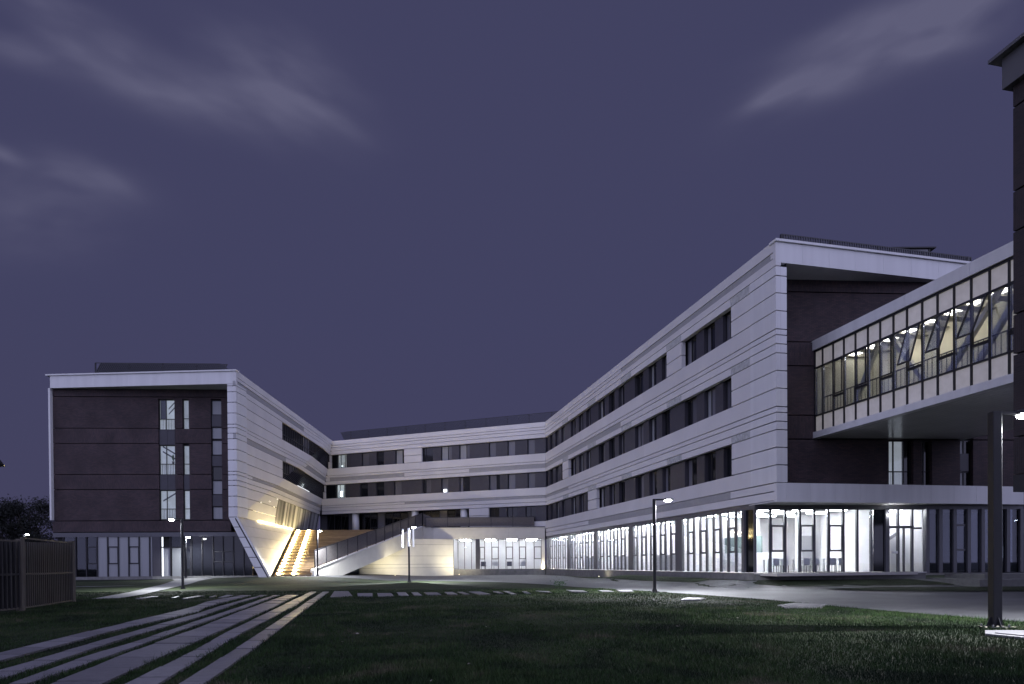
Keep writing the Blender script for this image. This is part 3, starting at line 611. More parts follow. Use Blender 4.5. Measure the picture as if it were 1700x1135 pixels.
# dark glazed gallery at terrace level with white columns
FC.box('gallery_soffit', 9.95, 33, -3.2, -.02, 8.17, 8.22, core_m, bld)
ge = [10.1+1.15*k for k in range(21)]
glazing(FC, ge, 5.42, 8.17, (2, 5, 9, 12), [dark_glass, tinted, dark_glass, blind_m], mw=.07, d=-1.3, t1=6.3, t2=7.5, mm=frame_m)
FC.box('core', 9.9, 34, -2.6, -2.4, 5.3, 8.17, far_m, bld)
for u in (17.85, 26.9, 10.9):
    bm = bmesh.new(); bmesh.ops.create_cone(bm, cap_ends=True, segments=28, radius1=.46, radius2=.46, depth=2.75)
    mesh_obj('column', bm, fascia_m, bld, Matrix.Translation(FC.pt(u, -.6, 5.42+1.375)), True)

# --- left wing: a vertical plane above a rising fold, an inclined plane below it
uf = lambda z: (z-5.47)/.389
def SA(u, z): return FL.pt(u, 0, z)
def FP(z): return FL.pt(uf(z), 0, z)
def JP(z): return FC.pt(ucj(z), 0, z)
def SB(t, z): return FP(z).lerp(JP(z), t)
nB = (JP(8.2)-FP(8.2)).cross(FP(14)-FP(8.2)).normalized()
if nB.x < 0: nB = -nB
nA = FL.n
def lpanel(name, pts, n, m, th=.28, proud=0):
    n = Vector(n); return prism(name, [Vector(p)+n*proud for p in pts], -n*th, m, bld)
ZL = [5.47]+[z for z in Z if z > 5.6]
greyA = [(0, 19.4, 16.61, 17.06), (0, 12.9, 12.13, 12.6), (3.5, 99, 9.06, 9.36)]
for i in range(len(ZL)-1):
    z0, z1 = ZL[i]+J, ZL[i+1]-J; zc = (z0+z1)/2
    strip = (14.31 < zc < 16.11) or (10.31 < zc < 12.13)
    e0, e1 = max(uf(z0), .02), max(uf(z1), .02)
    lim = 11.8 if strip else 99
    gr = next((g for g in greyA if g[2] < zc < g[3]), None)
    cuts = [0, 8.2, 16.4, 24.6] if i % 2 else [0, 4.1, 12.3, 20.5, 28.7]
    if strip: cuts = [0, 4.1 if i % 2 else 8.2]
    if gr: cuts = sorted(set(cuts) | {gr[0], gr[1]})
    cuts = [c for c in cuts if c < min(e0, lim)-.8] or [0]
    end0, end1 = min(e0, lim), min(e1, lim)
    for k, a in enumerate(cuts):
        last = k == len(cuts)-1
        b0 = end0 if last else cuts[k+1]; b1 = end1 if last else cuts[k+1]
        isg = gr and gr[0] <= (a+b0)/2 <= gr[1]
        g = .0035
        pts = [SA(a+g, z0), SA(max(b0-g, a+.02), z0), SA(b1-g, z1), SA(a+g, z1)]
        lpanel('grey_panel' if isg else 'wall_panel', pts, nA, grey_m if isg else white, .25, -.03 if isg else 0)
    if strip: continue
    # inclined plane
    tc = [0, .35, .7, 1] if i % 2 else [0, .5, 1]
    tw_ = lambda z: .1805+(8.16-z)*.0673
    low = z1 < 8.2
    if low: tc = [0, .2]
    gb = None
    if 9.06 < zc < 9.36: gb = (0, 1)
    if 12.6 < zc < 13.06: tc = [0, .12, .55, 1]; gb = (.12, 1)
    for a, b in zip(tc[:-1], tc[1:]):
        isg = gb and gb[0] <= (a+b)/2 <= gb[1]
        g = .0004
        pts = [SB(a+g, z0), SB(b-g if not low else tw_(z0)-.002, z0), SB(b-g if not low else tw_(z1)-.002, z1), SB(a+g, z1)]
        if (pts[1]-pts[0]).length < .2: continue
        lpanel('grey_panel' if isg else 'wall_panel', pts, nB, grey_m if isg else white, .25, -.03 if isg else 0)
# dark backing behind the joints
prism('core', [SA(.05, 5.6), FP(17.5), SA(.05, 17.5)], -nA*.05+Vector((0, 0, 0)), core_m, bld) if False else None
lpanel('core', [SA(.1, 5.62), FP(17.2), SA(31.5, 17.8), SA(.1, 17.8)], nA, core_m, .1, -.27)
lpanel('core', [SB(.0, 5.7), SB(1, 8.3), SB(1, 17.6)], nB, core_m, .1, -.3)
lpanel('core', [SB(.0, 5.5), SB(.34, 5.5), SB(.19, 8.1)], nB, core_m, .1, -.3)
# glazed ribbons across both planes
for z0, z1 in ((14.31, 16.11), (10.31, 12.13)):
    a0, a1 = uf(z0), uf(z1)
    bm = bmesh.new()
    def ribbon(pts, n, m, nm, par, off=-.16): return prism(nm, [Vector(p)+Vector(n)*off for p in pts], -Vector(n)*.012, m, par)
    us = list(np.arange(11.8, a1, .62))
    for u in us:
        zt = z1; zb = z0 if u <= a0 else 5.47+.389*u
        if zt-zb < .1: continue
        FL.addbox(bm, u-.02, u+.02, -.2, -.08, zb, zt)
    for zz in (z0+.02, z1-.03, z0+.62):
        FL.addbox(bm, 11.8, min(uf(zz), a1), -.19, -.09, zz-.025, zz+.025)
    nt_ = max(6, int((JP(z0)-FP(z0)).length/.62))
    for k in range(nt_+1):
        t = k/nt_; p, q = SB(t, z0), SB(t, z1)
        c = (p+q)/2 - nB*.14; ax = (q-p).normalized()
        vs = [p-nB*.09, q-nB*.09]
        side = (JP(z0)-FP(z0)).normalized()*.02
        f_ = [p-side-nB*.09, p+side-nB*.09, q+side-nB*.09, q-side-nB*.09]
        a_ = [bm.verts.new(x) for x in f_]; b_ = [bm.verts.new(x-nB*.1) for x in f_]
        bm.faces.new(a_); bm.faces.new(b_[::-1])
        for q_ in range(4): bm.faces.new((a_[q_], a_[(q_+1) % 4], b_[(q_+1) % 4], b_[q_]))
    wf = mesh_obj('window', bm, frame_m, bld)
    # panes on the vertical plane, then on the inclined plane
    step = 2.48
    u = 11.8
    while u < a1-.05:
        v = min(u+step, a1)
        if v <= a0: pts = [SA(u, z0), SA(v, z0), SA(v, z1), SA(u, z1)]
        elif u < a0: pts = [SA(u, z0), SA(a0, z0), SA(v, 5.47+.389*v), SA(v, z1), SA(u, z1)]
        else: pts = [SA(u, 5.47+.389*u), SA(v, min(z1, 5.47+.389*v)), SA(v, z1), SA(u, z1)] if v < a1-.01 else [SA(u, 5.47+.389*u), SA(a1, z1), SA(u, z1)]
        ribbon(pts, nA, dark_glass if random.random() < .6 else blind_m, 'pane', wf); u = v
    for k in range(4): ribbon([SB(k/4, z0), SB((k+1)/4, z0), SB((k+1)/4, z1), SB(k/4, z1)], nB, dark_glass, 'pane', wf, -.15)
lpanel('glow_patch', [SB(.30, 10.33), SB(.62, 10.33), SB(.62, 10.40), SB(.30, 10.40)], nB, emis('ribbon_glow', (.9, .95, 1), 1.6), .02, -.13)
# louvred opening under the lowest band, over the timber stair
t0, t1 = .1805, .3615
wl = lpanel('window', [SB(t1, 5.49), SB(1, 5.49), SB(1, 8.14), SB(t0, 8.14)], nB, dark_glass, .02, -.22)
fin_m = mat('fin_metal', (.34, .34, .345), .30, var=.75)
for k in range(40):
    f = k/39+random.uniform(-.006, .006); a, b = SB(t1+(1-t1)*f, 5.50), SB(t0+(1-t0)*f, 8.13)
    sd = (JP(6)-FP(6)).normalized()*.04; dp = random.uniform(.08, .2)
    prism('louvre_fin', [x-nB*.02 for x in (a-sd, a+sd, b+sd, b-sd)], -nB*dp, fin_m, bld)
# triangular wall below the ledge
T0 = Vector((-20.56, 55.91, .36)); P0 = SB(0, 5.47); RR = Vector((-25.25, 76.03, 5.47)); 
nC = (RR-P0).cross(T0-P0).normalized()
if nC.x < 0: nC = -nC
cm_ = mat('stair_wall_metal', (.60, .585, .54), .38, var=.03, noise_scale=1.0, noise_amt=.06)
lv = [0, .14, .32, .5, .68, .84, 1]
for a, b in zip(lv[:-1], lv[1:]):
    g = .003
    p1, p2 = P0.lerp(T0, a+g), P0.lerp(T0, b-g); q1, q2 = RR.lerp(T0, a+g), RR.lerp(T0, b-g)
    lpanel('stair_wall_panel', [p1, q1, q2, p2] if b < 1 else [p1, q1, T0+(P0-T0)*.003], nC, cm_, .15)
lpanel('core', [P0, RR, T0], nC, core_m, .1, -.16)
prism('ledge', [P0, RR, SB(.603, 5.47)-nB*.0+Vector((-.45, 0, 0)), P0+Vector((-.3, .5, 0))], (0, 0, -.04), cm_, bld)
def strip_light(name, p, q, r, m):
    d = q-p; M = Matrix.Translation((p+q)/2) @ d.to_track_quat('X', 'Z').to_matrix().to_4x4() @ Matrix.Diagonal((d.length, r, r, 1))
    o = bpy.data.objects.new(name, cube_mesh(m)); return place(o, M, bld)
strip_light('led_strip', P0.lerp(RR, .30)+nB*.05+Vector((0, 0, .06)), P0.lerp(RR, .97)+nB*.05+Vector((0, 0, .05)), .022, emis('led_ledge', (1, .79, .38), 85))
strip_light('led_strip', SB(.05, 6.34)+nB*.03, SB(.30, 6.34)+nB*.03, .012, emis('led_joint', (1, .87, .56), 4))
for f_, z_ in ((.16, 8.1), (.105, 7.6), (.2, 7.25), (.04, 7.25)):
    strip_light('led_strip', SB(f_, z_)+nB*.02, SB(f_+.006, z_)+nB*.02, .03, emis('led_dot', (1, .9, .65), 8))
# end frame of the left wing: upright then raked down to the ground
nE = FF.n
zs = [5.47, 6.34, 7.25, 8.16, 8.6, 9.06, 9.36, 10.31, 11.22, 12.13, 12.6, 13.06, 13.36, 14.31, 15.22, 16.11, 16.61, 16.8]
for z0, z1 in zip(zs[:-1], zs[1:]): FF.box('frame_panel', FF.L-.78, FF.L-.0, -1.9, -.001, z0+J, z1-J, fascia_m, bld)
zr = [5.47, 4.62, 3.75, 2.9, 2.03, 1.18, .30]
def rk(z, w):
    f = (5.47-z)/(5.47-.30); x0 = Vector((-24.07+(-21.53+24.07)*f, 55.90-(0)*f, z)); x1 = Vector((-23.31+(-20.56+23.31)*f, 55.9, z)); return x0.lerp(x1, w)
for z1, z0 in zip(zr[:-1], zr[1:]):
    prism('frame_panel', [rk(z0+J, 0), rk(z0+J, 1), rk(z1-J, 1), rk(z1-J, 0)], (-.1, .35, 0), fascia_m, bld)
prism('core', [rk(.3, .05), rk(.3, .95), rk(5.5, .95), rk(5.5, .05)], (-.1, .30, 0), core_m, bld).location.y += .02
ed = [0, 1.3, 4.0, 7.0, 10.0, 13.1, FF.L]
for a, b in zip(ed[:-1], ed[1:]): FF.box('fascia_panel', a+.004, b-.004, -.25, 0, 16.8, 17.84, fascia_m, bld)
FF.box('coping', -.35, FF.L+.05, -.5, .10, 17.86, 17.98, fascia_m, bld)
prism('soffit', [FF.pt(0, -.26, 16.82), FF.pt(FF.L-.78, -.26, 16.82), FF.pt(FF.L-.78, -2.6, 16.82), FF.pt(0, -.8, 16.82)], (0, 0, .2), soffit_m, bld)
prism('roof', [FF.pt(.2, -.3, 17.55), FF.pt(FF.L-.3, -.3, 17.55), FL.pt(33, -.3, 17.55), FL.pt(33, -16, 17.55)], (0, 0, .2), core_m, bld)
FF.box('side_trim', -.18, -.02, -1, .0, 5.4, 16.8, fascia_m, bld)
W3 = [(9.14, 10.54), (11.2, 11.76), (13.65, 14.56)]
opL = [(9.14, 10.54, 5.34, 16.0), (11.2, 11.76, 13.35, 16.0), (11.2, 11.76, 5.42, 12.0), (13.65, 14.56, 5.4, 16.0)]
brick_wall(FB, .05, 15.3, opL)
def stair_pane(u0, u1, z0, z1, kind):
    if kind == 'lit':
        FB.box('room_wall', u0, u1, -.345, -.33, z0, z1, mat('stair_room_%d' % int(100*u0+z0), (.5, .52, .55), .6, emit=(.86, .93, 1), estr=random.uniform(.16, .42), noise_scale=.9, noise_amt=.5), bld)
for z0, z1 in ((13.3, 15.95), (9.36, 11.95), (5.42, 8.0)):
    window(FB, 9.14, 10.54, z0, z1, [(.7, clear), (1, clear)], d=-.27, transom=z0+.95)
    zmid = z0+.95
    stair_pane(9.14, 10.54, z0, z1, 'lit')
    for k in range(9): FB.box('baluster', 9.3+k*.135, 9.33+k*.135, -.325, -.30, z0, z0+.95, mull_m, bld)
    bm = bmesh.new()
    p1, p2 = FB.pt(9.5, -.32, z1-1.5), FB.pt(10.5, -.32, z1-.2)
    q0, q1 = {13.3: (1.35, 2.0), 9.36: (2.0, 1.3), 5.42: (1.6, 2.3)}[z0]
    for dz in (0, .45):
        vs = [bm.verts.new(p) for p in (FB.pt(9.9 if z0 > 13 else 9.35, -.318, z0+q0+dz), FB.pt(10.5, -.318, z0+q1+dz), FB.pt(10.5, -.318, z0+q1+dz+.14), FB.pt(9.9 if z0 > 13 else 9.35, -.318, z0+q0+dz+.14))]
        if max(q0, q1)+dz+.14 < 2.6: bm.faces.new(vs)
    if z0 > 13: FB.box('dark_curtain', 9.2, 9.75, -.325, -.31, z0+1.0, z1, infill_m, bld)
    mesh_obj('stair_rail', bm, mull_m, bld)
for z0, z1, k in ((13.35, 15.95, 0), (9.36, 11.95, 1), (5.42, 8.0, 1)):
    window(FB, 11.2, 11.76, z0, z1, [(1, clear)], d=-.27, transom=z0+.95); stair_pane(11.2, 11.76, z0, z1, 'lit')
for z0, z1 in ((12.0, 13.28), (8.05, 9.34)): FB.box('infill_panel', 9.16, 9.83, -.25, -.12, z0, z1, infill_m, bld); FB.box('infill_panel', 9.85, 10.52, -.25, -.12, z0, z1, infill_m, bld)
FB.box('infill_panel', 11.22, 11.74, -.25, -.12, 8.05, 9.34, infill_m, bld)
for z0, z1, k in ((14.63, 15.9, 1), (13.6, 14.6, 0), (12.5, 13.54, 1), (11.1, 12.4, 1), (10.12, 11.04, 0), (8.9, 10.08, 2), (7.62, 8.86, 1), (6.59, 7.58, 0), (5.42, 6.55, 1)):
    if k == 0: FB.box('infill_panel', 13.68, 14.54, -.25, -.12, z0, z1, infill_m, bld)
    else: window(FB, 13.65, 14.56, z0, z1, [(1, pale_blind if k == 1 else dark_glass)], d=-.27)
# ground floor of the left wing
FB.box('lintel_panel', .05, 16.9, -.35, -.02, 3.93, 4.3, mull_m, bld)
glazing(FB, [.9, 1.95, 2.86, 3.77, 4.67, 5.57, 6.46, 7.35, 8.25, 8.54], .46, 3.93, (2, 4, 6), [tinted, tinted, tinted, pale_blind, pale_blind, pale_blind, pale_blind, pale_blind, pale_blind], mw=.09, t1=1.6, t2=3.05, mm=frame_m)
FB.box('room_wall', .5, 8.6, -3.2, -3.0, .4, 4, mat('left_room', (.4, .41, .43), .7), bld)
FB.box('column_cladding', 8.56, 9.18, -.4, .02, .3, 3.93, infill_m, bld)
FB.box('plinth_block', .05, 17.6, -.3, .05, -.1, .45, concrete_m, bld)
# left entrance: bright jamb, grey door leaf, glazed head
bm = bmesh.new()
for u in (9.22, 10.02, 11.12, 11.75): FB.addbox(bm, u-.04, u+.04, -.2, -.02, .40, 3.93)
FB.addbox(bm, 9.2, 11.8, -.2, -.03, 2.95, 3.05)
d2 = mesh_obj('door', bm, frame_m, bld)
FB.box('door_leaf', 10.15, 11.05, -.16, -.1, .42, 2.94, mat('door_leaf', (.20, .21, .22), .5, emit=(.8, .9, 1), estr=.02), d2)
FB.box('pane', 9.40, 9.98, -.16, -.15, .46, 2.95, pale_blind, d2); FB.box('pane', 11.3, 11.72, -.14, -.13, .46, 2.95, clear, d2)
FB.box('pane', 10.06, 11.08, -.14, -.13, 3.06, 3.93, clear, d2); FB.box('pane', 11.16, 11.7, -.14, -.13, 3.06, 3.93, clear, d2)
FB.box('glow_patch', 9.26, 9.38, -.14, -.12, .46, 3.9, emis('jamb_glow', (.9, .96, 1), 1.5), bld)  # white door jamb given a glow of its own; not a lamp
FB.box('room_wall', 9.2, 11.8, -.9, -.85, .4, 3.93, emis('hall_glow', (.85, .93, 1), .42), bld)
glazing(FB, [11.85, 12.75, 13.70, 14.56, 15.46, 16.36, 17.1], .46, 3.93, (2, 3), dark_glass, mw=.07, t1=1.7, t2=2.6, mm=frame_m)
FB.box('glow_patch', 12.98, 13.12, .06, .08, 2.95, 3.05, emis('reflected_lamp', (.9, .96, 1), 8), bld) if False else None
FB.box('core', 11.8, 16.7, -1.0, -.9, .2, 4.2, core_m, bld)
# left wing mass behind the walls
prism('core', [(-39.9, 57.7, .1), (-28.5, 58.4, .1), (-28.5, 88, .1), (-39.9, 88, .1)], (0, 0, 17.3), core_m, bld)
prism('core', [(-28.6, 58.5, 5.6), (-24.4, 58.6, 5.6), (-24.6, 60, 5.6), (-28.6, 62, 5.6)], (0, 0, 11), core_m, bld)

# --- roof screens (dark louvre fences on the roofs)
def screen(label, pts, h, lean, pitch_, zbase, slat=(.05, .09), posts=3.0):
    t = thing('roof_screen', label, 'louvre screen', (pts[0][0], pts[0][1], zbase))
    bm = bmesh.new()
    for (x0, y0), (x1, y1) in zip(pts[:-1], pts[1:]):
        L_ = math.hypot(x1-x0, y1-y0); n = int(L_/pitch_); ang = math.atan2(y1-y0, x1-x0)
        for k in range(n+1):
            f = k/n; rot = Matrix.Rotation(ang, 4, 'Z') @ Matrix.Rotation(lean, 4, 'Y')
            add_box(bm, (x0+(x1-x0)*f, y0+(y1-y0)*f, zbase+h/2), (slat[0], slat[1], h/math.cos(lean)), rot)
    s = mesh_obj('slats', bm, slat_m, t)
    if n > 280 or pitch_ < .3: s['kind'] = 'stuff'
    for (x0, y0), (x1, y1) in zip(pts[:-1], pts[1:]):
        L_ = math.hypot(x1-x0, y1-y0); ang = math.atan2(y1-y0, x1-x0)
        for zz in (zbase+.06, zbase+h): block('rail', ((x0+x1)/2, (y0+y1)/2, zz), (L_, .06, .06), frame_m, t, ang)
        k = 0
        while k*posts <= L_:
            f = k*posts/L_; block('post', (x0+(x1-x0)*f, y0+(y1-y0)*f, zbase+h/2), (.09, .12, h), frame_m, t, ang); k += 1
    return t
e = lambda u, d: tuple(FE.pt(u, d, 0)[:2])
screen('dark picket louvre screen on the roof edge of the right wing end', [e(.65, -.45), e(12.9, -.45)], .55, .0, .15, 17.95, (.07, .07))
screen('dark leaning louvre screen on the roof of the left wing', [(-37.8, 60), (-26.6, 60.6)], 1.9, .5, .17, 18.0, (.08, .12))
block('screen_return', (-26.2, 64, 18.6), (.1, 8, 1.6), slat_m, thing('roof_plant_wall', 'dark plant wall closing the right end of the left roof screen', 'wall', (-26.2, 64, 17.9)), .06)
c1, c2 = FC.pt(-2, -5.5, 0), FC.pt(32, -5.5, 0)
screen('long dark leaning louvre screen behind the parapet of the central block', [tuple(c1[:2]), tuple(c2[:2])], 2.45, .5, .22, 17.9, (.10, .14))
pz = thing('roof_lantern', 'small glazed lantern box standing on the roof of the right wing', 'skylight', (27, 44.7, 18))
for x in (25.6, 26.85, 28.1):
    for y in (44.2, 45.2): block('post', (x, y, 20.1), (.10, .10, 4.2), frame_m, pz)
block('roof', (27.0, 44.7, 22.25), (3.0, 1.3, .08), frame_m, pz); block('rail', (26.85, 44.2, 21.3), (2.5, .08, .08), frame_m, pz)
for x in (26.22, 27.48): block('pane', (x, 44.2, 21.75), (1.13, .03, .85), blind_m, pz)
prism('sloping_side', [(25.5, 44.3, 22.2), (24.2, 44.3, 20.6), (24.2, 45.1, 20.6), (25.5, 45.1, 22.2)], (0, 0, -.1), frame_m, pz)
block('base', (26.85, 44.7, 18.8), (2.5, 1.2, 1.7), core_m, pz)

# ---------------------------------------------------------------- terrace, ramp stair and timber staircase
ter = thing('terrace', 'raised terrace with pale fascia and mesh balustrade over the lit ground floor rooms', 'terrace', (-3, 77.2, 0))
FT = Frame((-9.2, 77.2), (3.95, 77.2), 1)
for a, b in ((0, 4.4), (4.4, 8.8), (8.8, 13.1)): FT.box('fascia_panel', a+.004, b-.004, -.4, 0, 4.27, 5.62, cream_m, ter)
FT.box('coping', -.3, 13.1, -.45, .08, 5.63, 5.70, mull_m, ter)
prism('terrace_floor', [(-9.2, 77.3, 5.2), (3.9, 77.3, 5.2), FC.pt(0, 0, 5.2), FC.pt(33, -1.2, 5.2), (-26.5, 80, 5.2), (-25.2, 77, 5.2), (-10.6, 78, 5.2)], (0, 0, .22), concrete_m, ter)
# lit rooms under the terrace
gc = [2.33, 2.87, 3.64, 4.45, 4.97]; gc2 = [5.41, 6.01, 6.82, 7.63, 8.50, 9.31, 10.06, 10.85, 11.81, 12.68]
old = bld; bld_save = bld
def under(fr, e_, tb):
    global bld
    bld = ter; glazing(fr, e_, .73, 4.25, tb, clear, mw=.075, md=.12); bld = bld_save
under(FT, gc, ()); under(FT, gc2, (0, 2, 4, 6, 8))
FT.box('column_cladding', 4.97, 5.41, -.5, .0, .73, 4.26, infill_m, ter); FT.box('column_cladding', 12.7, 13.05, -.4, .0, .73, 4.26, cream_m, ter)
for k in range(6): FT.box('plinth_block', 2.3+k*1.8, 2.3+(k+1)*1.8-.012, -.4, .03, -.3, .72, concrete_m, ter)
FT.box('room_floor', 2.3, 13.1, -6, -.2, .6, .71, room_f, ter); FT.box('room_ceiling', 2.3, 13.1, -6, -.2, 4.28, 4.34, room_w, ter)
FT.box('room_wall', 2.3, 13.1, -6.1, -5.9, .7, 4.3, room_w, ter); FT.box('room_wall', 2.25, 2.35, -6, -.3, .7, 4.3, room_w, ter); FT.box('room_wall', 13.0, 13.1, -6, -.3, .7, 4.3, room_w, ter)
for u in (3.6, 6.6, 9.2, 11.6):
    for d in (-1.6, -4.0): FT.box('ceiling_light', u-.6, u+.6, d-.05, d+.05, 4.19, 4.26, tube_m, ter)
for k, u in enumerate((5.8, 7.3, 8.9, 10.6)):
    c = FT.pt(u, -1.3, 0); t = thing('lounge_chair', ['dark', 'pale', 'dark', 'pale'][k] + ' low chair behind the terrace room glass, ' + ['beside the dark column', 'second from the dark column', 'third from the dark column', 'farthest from the dark column'][k], 'chair', (c.x, c.y, .71), group='chairs in the lit room under the terrace')
    m_ = infill_m if k % 2 == 0 else furn_m
    FT.box('seat', u-.3, u+.3, -1.6, -1.0, 1.05, 1.15, m_, t); FT.box('backrest', u-.3, u+.3, -1.05, -.98, 1.15, 1.6, m_, t)
    for a in (-.27, .24):
        for b in (-1.58, -1.05): FT.box('leg', u+a, u+a+.03, b, b+.03, .71, 1.05, frame_m, t)
# mesh material: woven balustrade seen from afar is a dark semi-open sheet
def mesh_panel_mat():
    m = bpy.data.materials.new('woven_mesh'); m.use_nodes = True; N = m.node_tree.nodes; L = m.node_tree.links; N.clear()
    out = N.new('ShaderNodeOutputMaterial'); mx = N.new('ShaderNodeMixShader'); tr = N.new('ShaderNodeBsdfTransparent'); di = N.new('ShaderNodeBsdfDiffuse'); di.inputs[0].default_value = (.15, .14, .14, 1)
    geo = N.new('ShaderNodeNewGeometry'); wv = N.new('ShaderNodeTexVoronoi'); wv.inputs['Scale'].default_value = 9; L.new(geo.outputs['Position'], wv.inputs['Vector'])
    mr = N.new('ShaderNodeMapRange'); mr.inputs[1].default_value = .1; mr.inputs[2].default_value = .6; mr.inputs[3].default_value = .28; mr.inputs[4].default_value = .05; L.new(wv.outputs[0], mr.inputs[0])
    L.new(mr.outputs[0], mx.inputs[0]); L.new(di.outputs[0], mx.inputs[1]); L.new(tr.outputs[0], mx.inputs[2]); L.new(mx.outputs[0], out.inputs[0]); return m
woven = mesh_panel_mat()
for k in range(5):
    a, b = -.9+k*2.56, -.9+(k+1)*2.56
    FT.box('mesh_panel', a+.03, b-.03, -.2, -.19, 5.78, 6.80, woven, ter)
    FT.box('post', a-.03, a+.03, -.23, -.16, 5.68, 6.85, frame_m, ter)
FT.box('handrail', -1, 12, -.23, -.17, 6.82, 6.88, frame_m, ter)
rs = thing('ramp_stair', 'pale parapet stair with mesh balustrade climbing diagonally to the terrace', 'staircase', (-17.6, 59, .3))
RB, RT = Vector((-17.6, 59, .30)), Vector((-10.5, 78, .0))
FRs = Frame(RB[:2], RT[:2], 1)
if FRs.n.x < 0: FRs.n = -FRs.n
LR = FRs.L
ztop = lambda u: .98+(5.80-.98)*u/LR
zbot = lambda u: max(-.1, ztop(u)-1.62)
N_ = 12
for k in range(N_):
    a, b = LR*k/N_+.004, LR*(k+1)/N_-.004
    pts = [FRs.pt(a, 0, zbot(a)), FRs.pt(b, 0, zbot(b)), FRs.pt(b, 0, ztop(b)), FRs.pt(a, 0, ztop(a))]
    prism('parapet_panel', pts, -FRs.n*.3, cream_m, rs)
    pts = [FRs.pt(a, .05, ztop(a)+.01), FRs.pt(b+.008, .05, ztop(b+.008)+.01), FRs.pt(b+.008, .05, ztop(b+.008)+.08), FRs.pt(a, .05, ztop(a)+.08)]
    prism('coping', pts, -FRs.n*.4, fascia_m, rs)
    # mesh balustrade
    pts = [FRs.pt(a+.03, -.12, ztop(a)+.2), FRs.pt(b-.03, -.12, ztop(b)+.2), FRs.pt(b-.03, -.12, ztop(b)+1.65), FRs.pt(a+.03, -.12, ztop(a)+1.65)]
    prism('mesh_panel', pts, -FRs.n*.01, woven, rs)
    FRs.box('post', a-.03, a+.03, -.16, -.08, ztop(a)+.05, ztop(a)+1.68, frame_m, rs)
prism('handrail', [FRs.pt(0, -.09, ztop(0)+1.66), FRs.pt(LR, -.09, ztop(LR)+1.5), FRs.pt(LR, -.09, ztop(LR)+1.56), FRs.pt(0, -.09, ztop(0)+1.72)], -FRs.n*.06, frame_m, rs)
prism('end_block', [FRs.pt(-.35, .05, .1), FRs.pt(0, .05, .1), FRs.pt(0, .05, 1.06), FRs.pt(-.35, .05, .9)], -FRs.n*.4, fascia_m, rs)
# recessed pale wall under the stair and its turned corner up to the terrace
FU = Frame((-19.4, 70), (-6.85, 77.0), 1)
zz = [-.3, .95, 1.35, 2.3, 3.6, 4.25]
for z0, z1 in zip(zz[:-1], zz[1:]):
    for a, b in ((3.2, 7.0), (7.0, 10.6), (10.6, FU.L)):
        lo = a
        FU.box('wall_panel', lo+.003, b-.003, -.3, 0, z0+.012, z1-.012, cream_m, ter)
prism('core', [FU.pt(3.2, -.31, 0), FU.pt(FU.L, -.31, 0), FU.pt(FU.L, -.31, 4.2), FU.pt(3.2, -.31, 4.2)], (0, .05, 0), core_m, ter)
prism('wall_panel', [(-10.52, 77.95, 2.6), (-9.2, 77.2, 2.6), (-9.2, 77.2, 5.62), (-10.52, 77.95, 5.84)], (0.1, .3, 0), cream_m, ter)
prism('coping', [(-10.52, 77.9, 5.86), (-9.1, 77.1, 5.64), (-9.1, 77.1, 5.71), (-10.52, 77.9, 5.93)], (0.1, .4, 0), mull_m, ter)
prism('mesh_panel', [(-10.5, 78.1, 6.0), (-9.3, 77.4, 5.8), (-9.3, 77.4, 6.85), (-10.5, 78.1, 7.35)], (0, .01, 0), woven, ter)

# timber staircase with step lights
gs = thing('timber_staircase', 'broad timber staircase with two rows of glowing step lights between white wall and ramp', 'staircase', (-20, 58, .3))
ns = 32; Y0s, Y1s = 58.0, 77.0; zs0, zs1 = .36, 5.40
xl = lambda y: -20.95+(-25.35+20.95)*(y-57.9)/(76.5-57.9)
def xr(y): 
    return -17.75+(7.1/19)*(y-59) if y < 78 else -10.7
for k in range(ns):
    y0 = Y0s+(Y1s-Y0s)*k/ns; y1 = Y0s+(Y1s-Y0s)*(k+1)/ns; zt = zs0+(zs1-zs0)*(k+1)/ns; zb = zs0+(zs1-zs0)*k/ns-.05
    pts = [(xl(y0)+.02, y0, zb), (xr(y0), y0, zb), (xr(y0), y0, zt), (xl(y0)+.02, y0, zt)]
    bm = bmesh.new()
    q = [(xl(y0)+.02, y0), (xr(y0), y0), (xr(y1), y1+.02), (xl(y1)+.02, y1+.02)]
    a_ = [bm.verts.new((x, y, zt)) for x, y in q]; b_ = [bm.verts.new((x, y, zb)) for x, y in q]
    bm.faces.new(a_); bm.faces.new(b_[::-1])
    for i in range(4): bm.faces.new((a_[i], a_[(i+1) % 4], b_[(i+1) % 4], b_[i]))
    mesh_obj('step', bm, wood_m, gs)
    block('nosing', ((xl(y0)+xr(y0))/2, y0-.015, zt-.015), (xr(y0)-xl(y0)-.04, .05, .035), mat('nosing', (.22, .15, .085), .5) if 'nosing' not in MATS else MATS['nosing'], gs)
rows = 16
for k in range(rows):
    st_i = 2*k; f = (st_i+.5)/ns; yf = Y0s+(Y1s-Y0s)*st_i/ns; zt = zs0+(zs1-zs0)*(st_i+1)/ns
    for xa, xb in ((-20.62, -24.95), (-19.32, -23.72)):
        block('step_light', (xa+(xb-xa)*f, yf+.30, zt+.065), (.30, .10, .13), led_m, gs)
prism('stair_side', [(xl(58)-.02, 58, 0), (xl(77)-.02, 77, 0), (xl(77)-.02, 77, 5.3), (xl(58)-.02, 58, .4)], (-.1, 0, 0), core_m, gs)

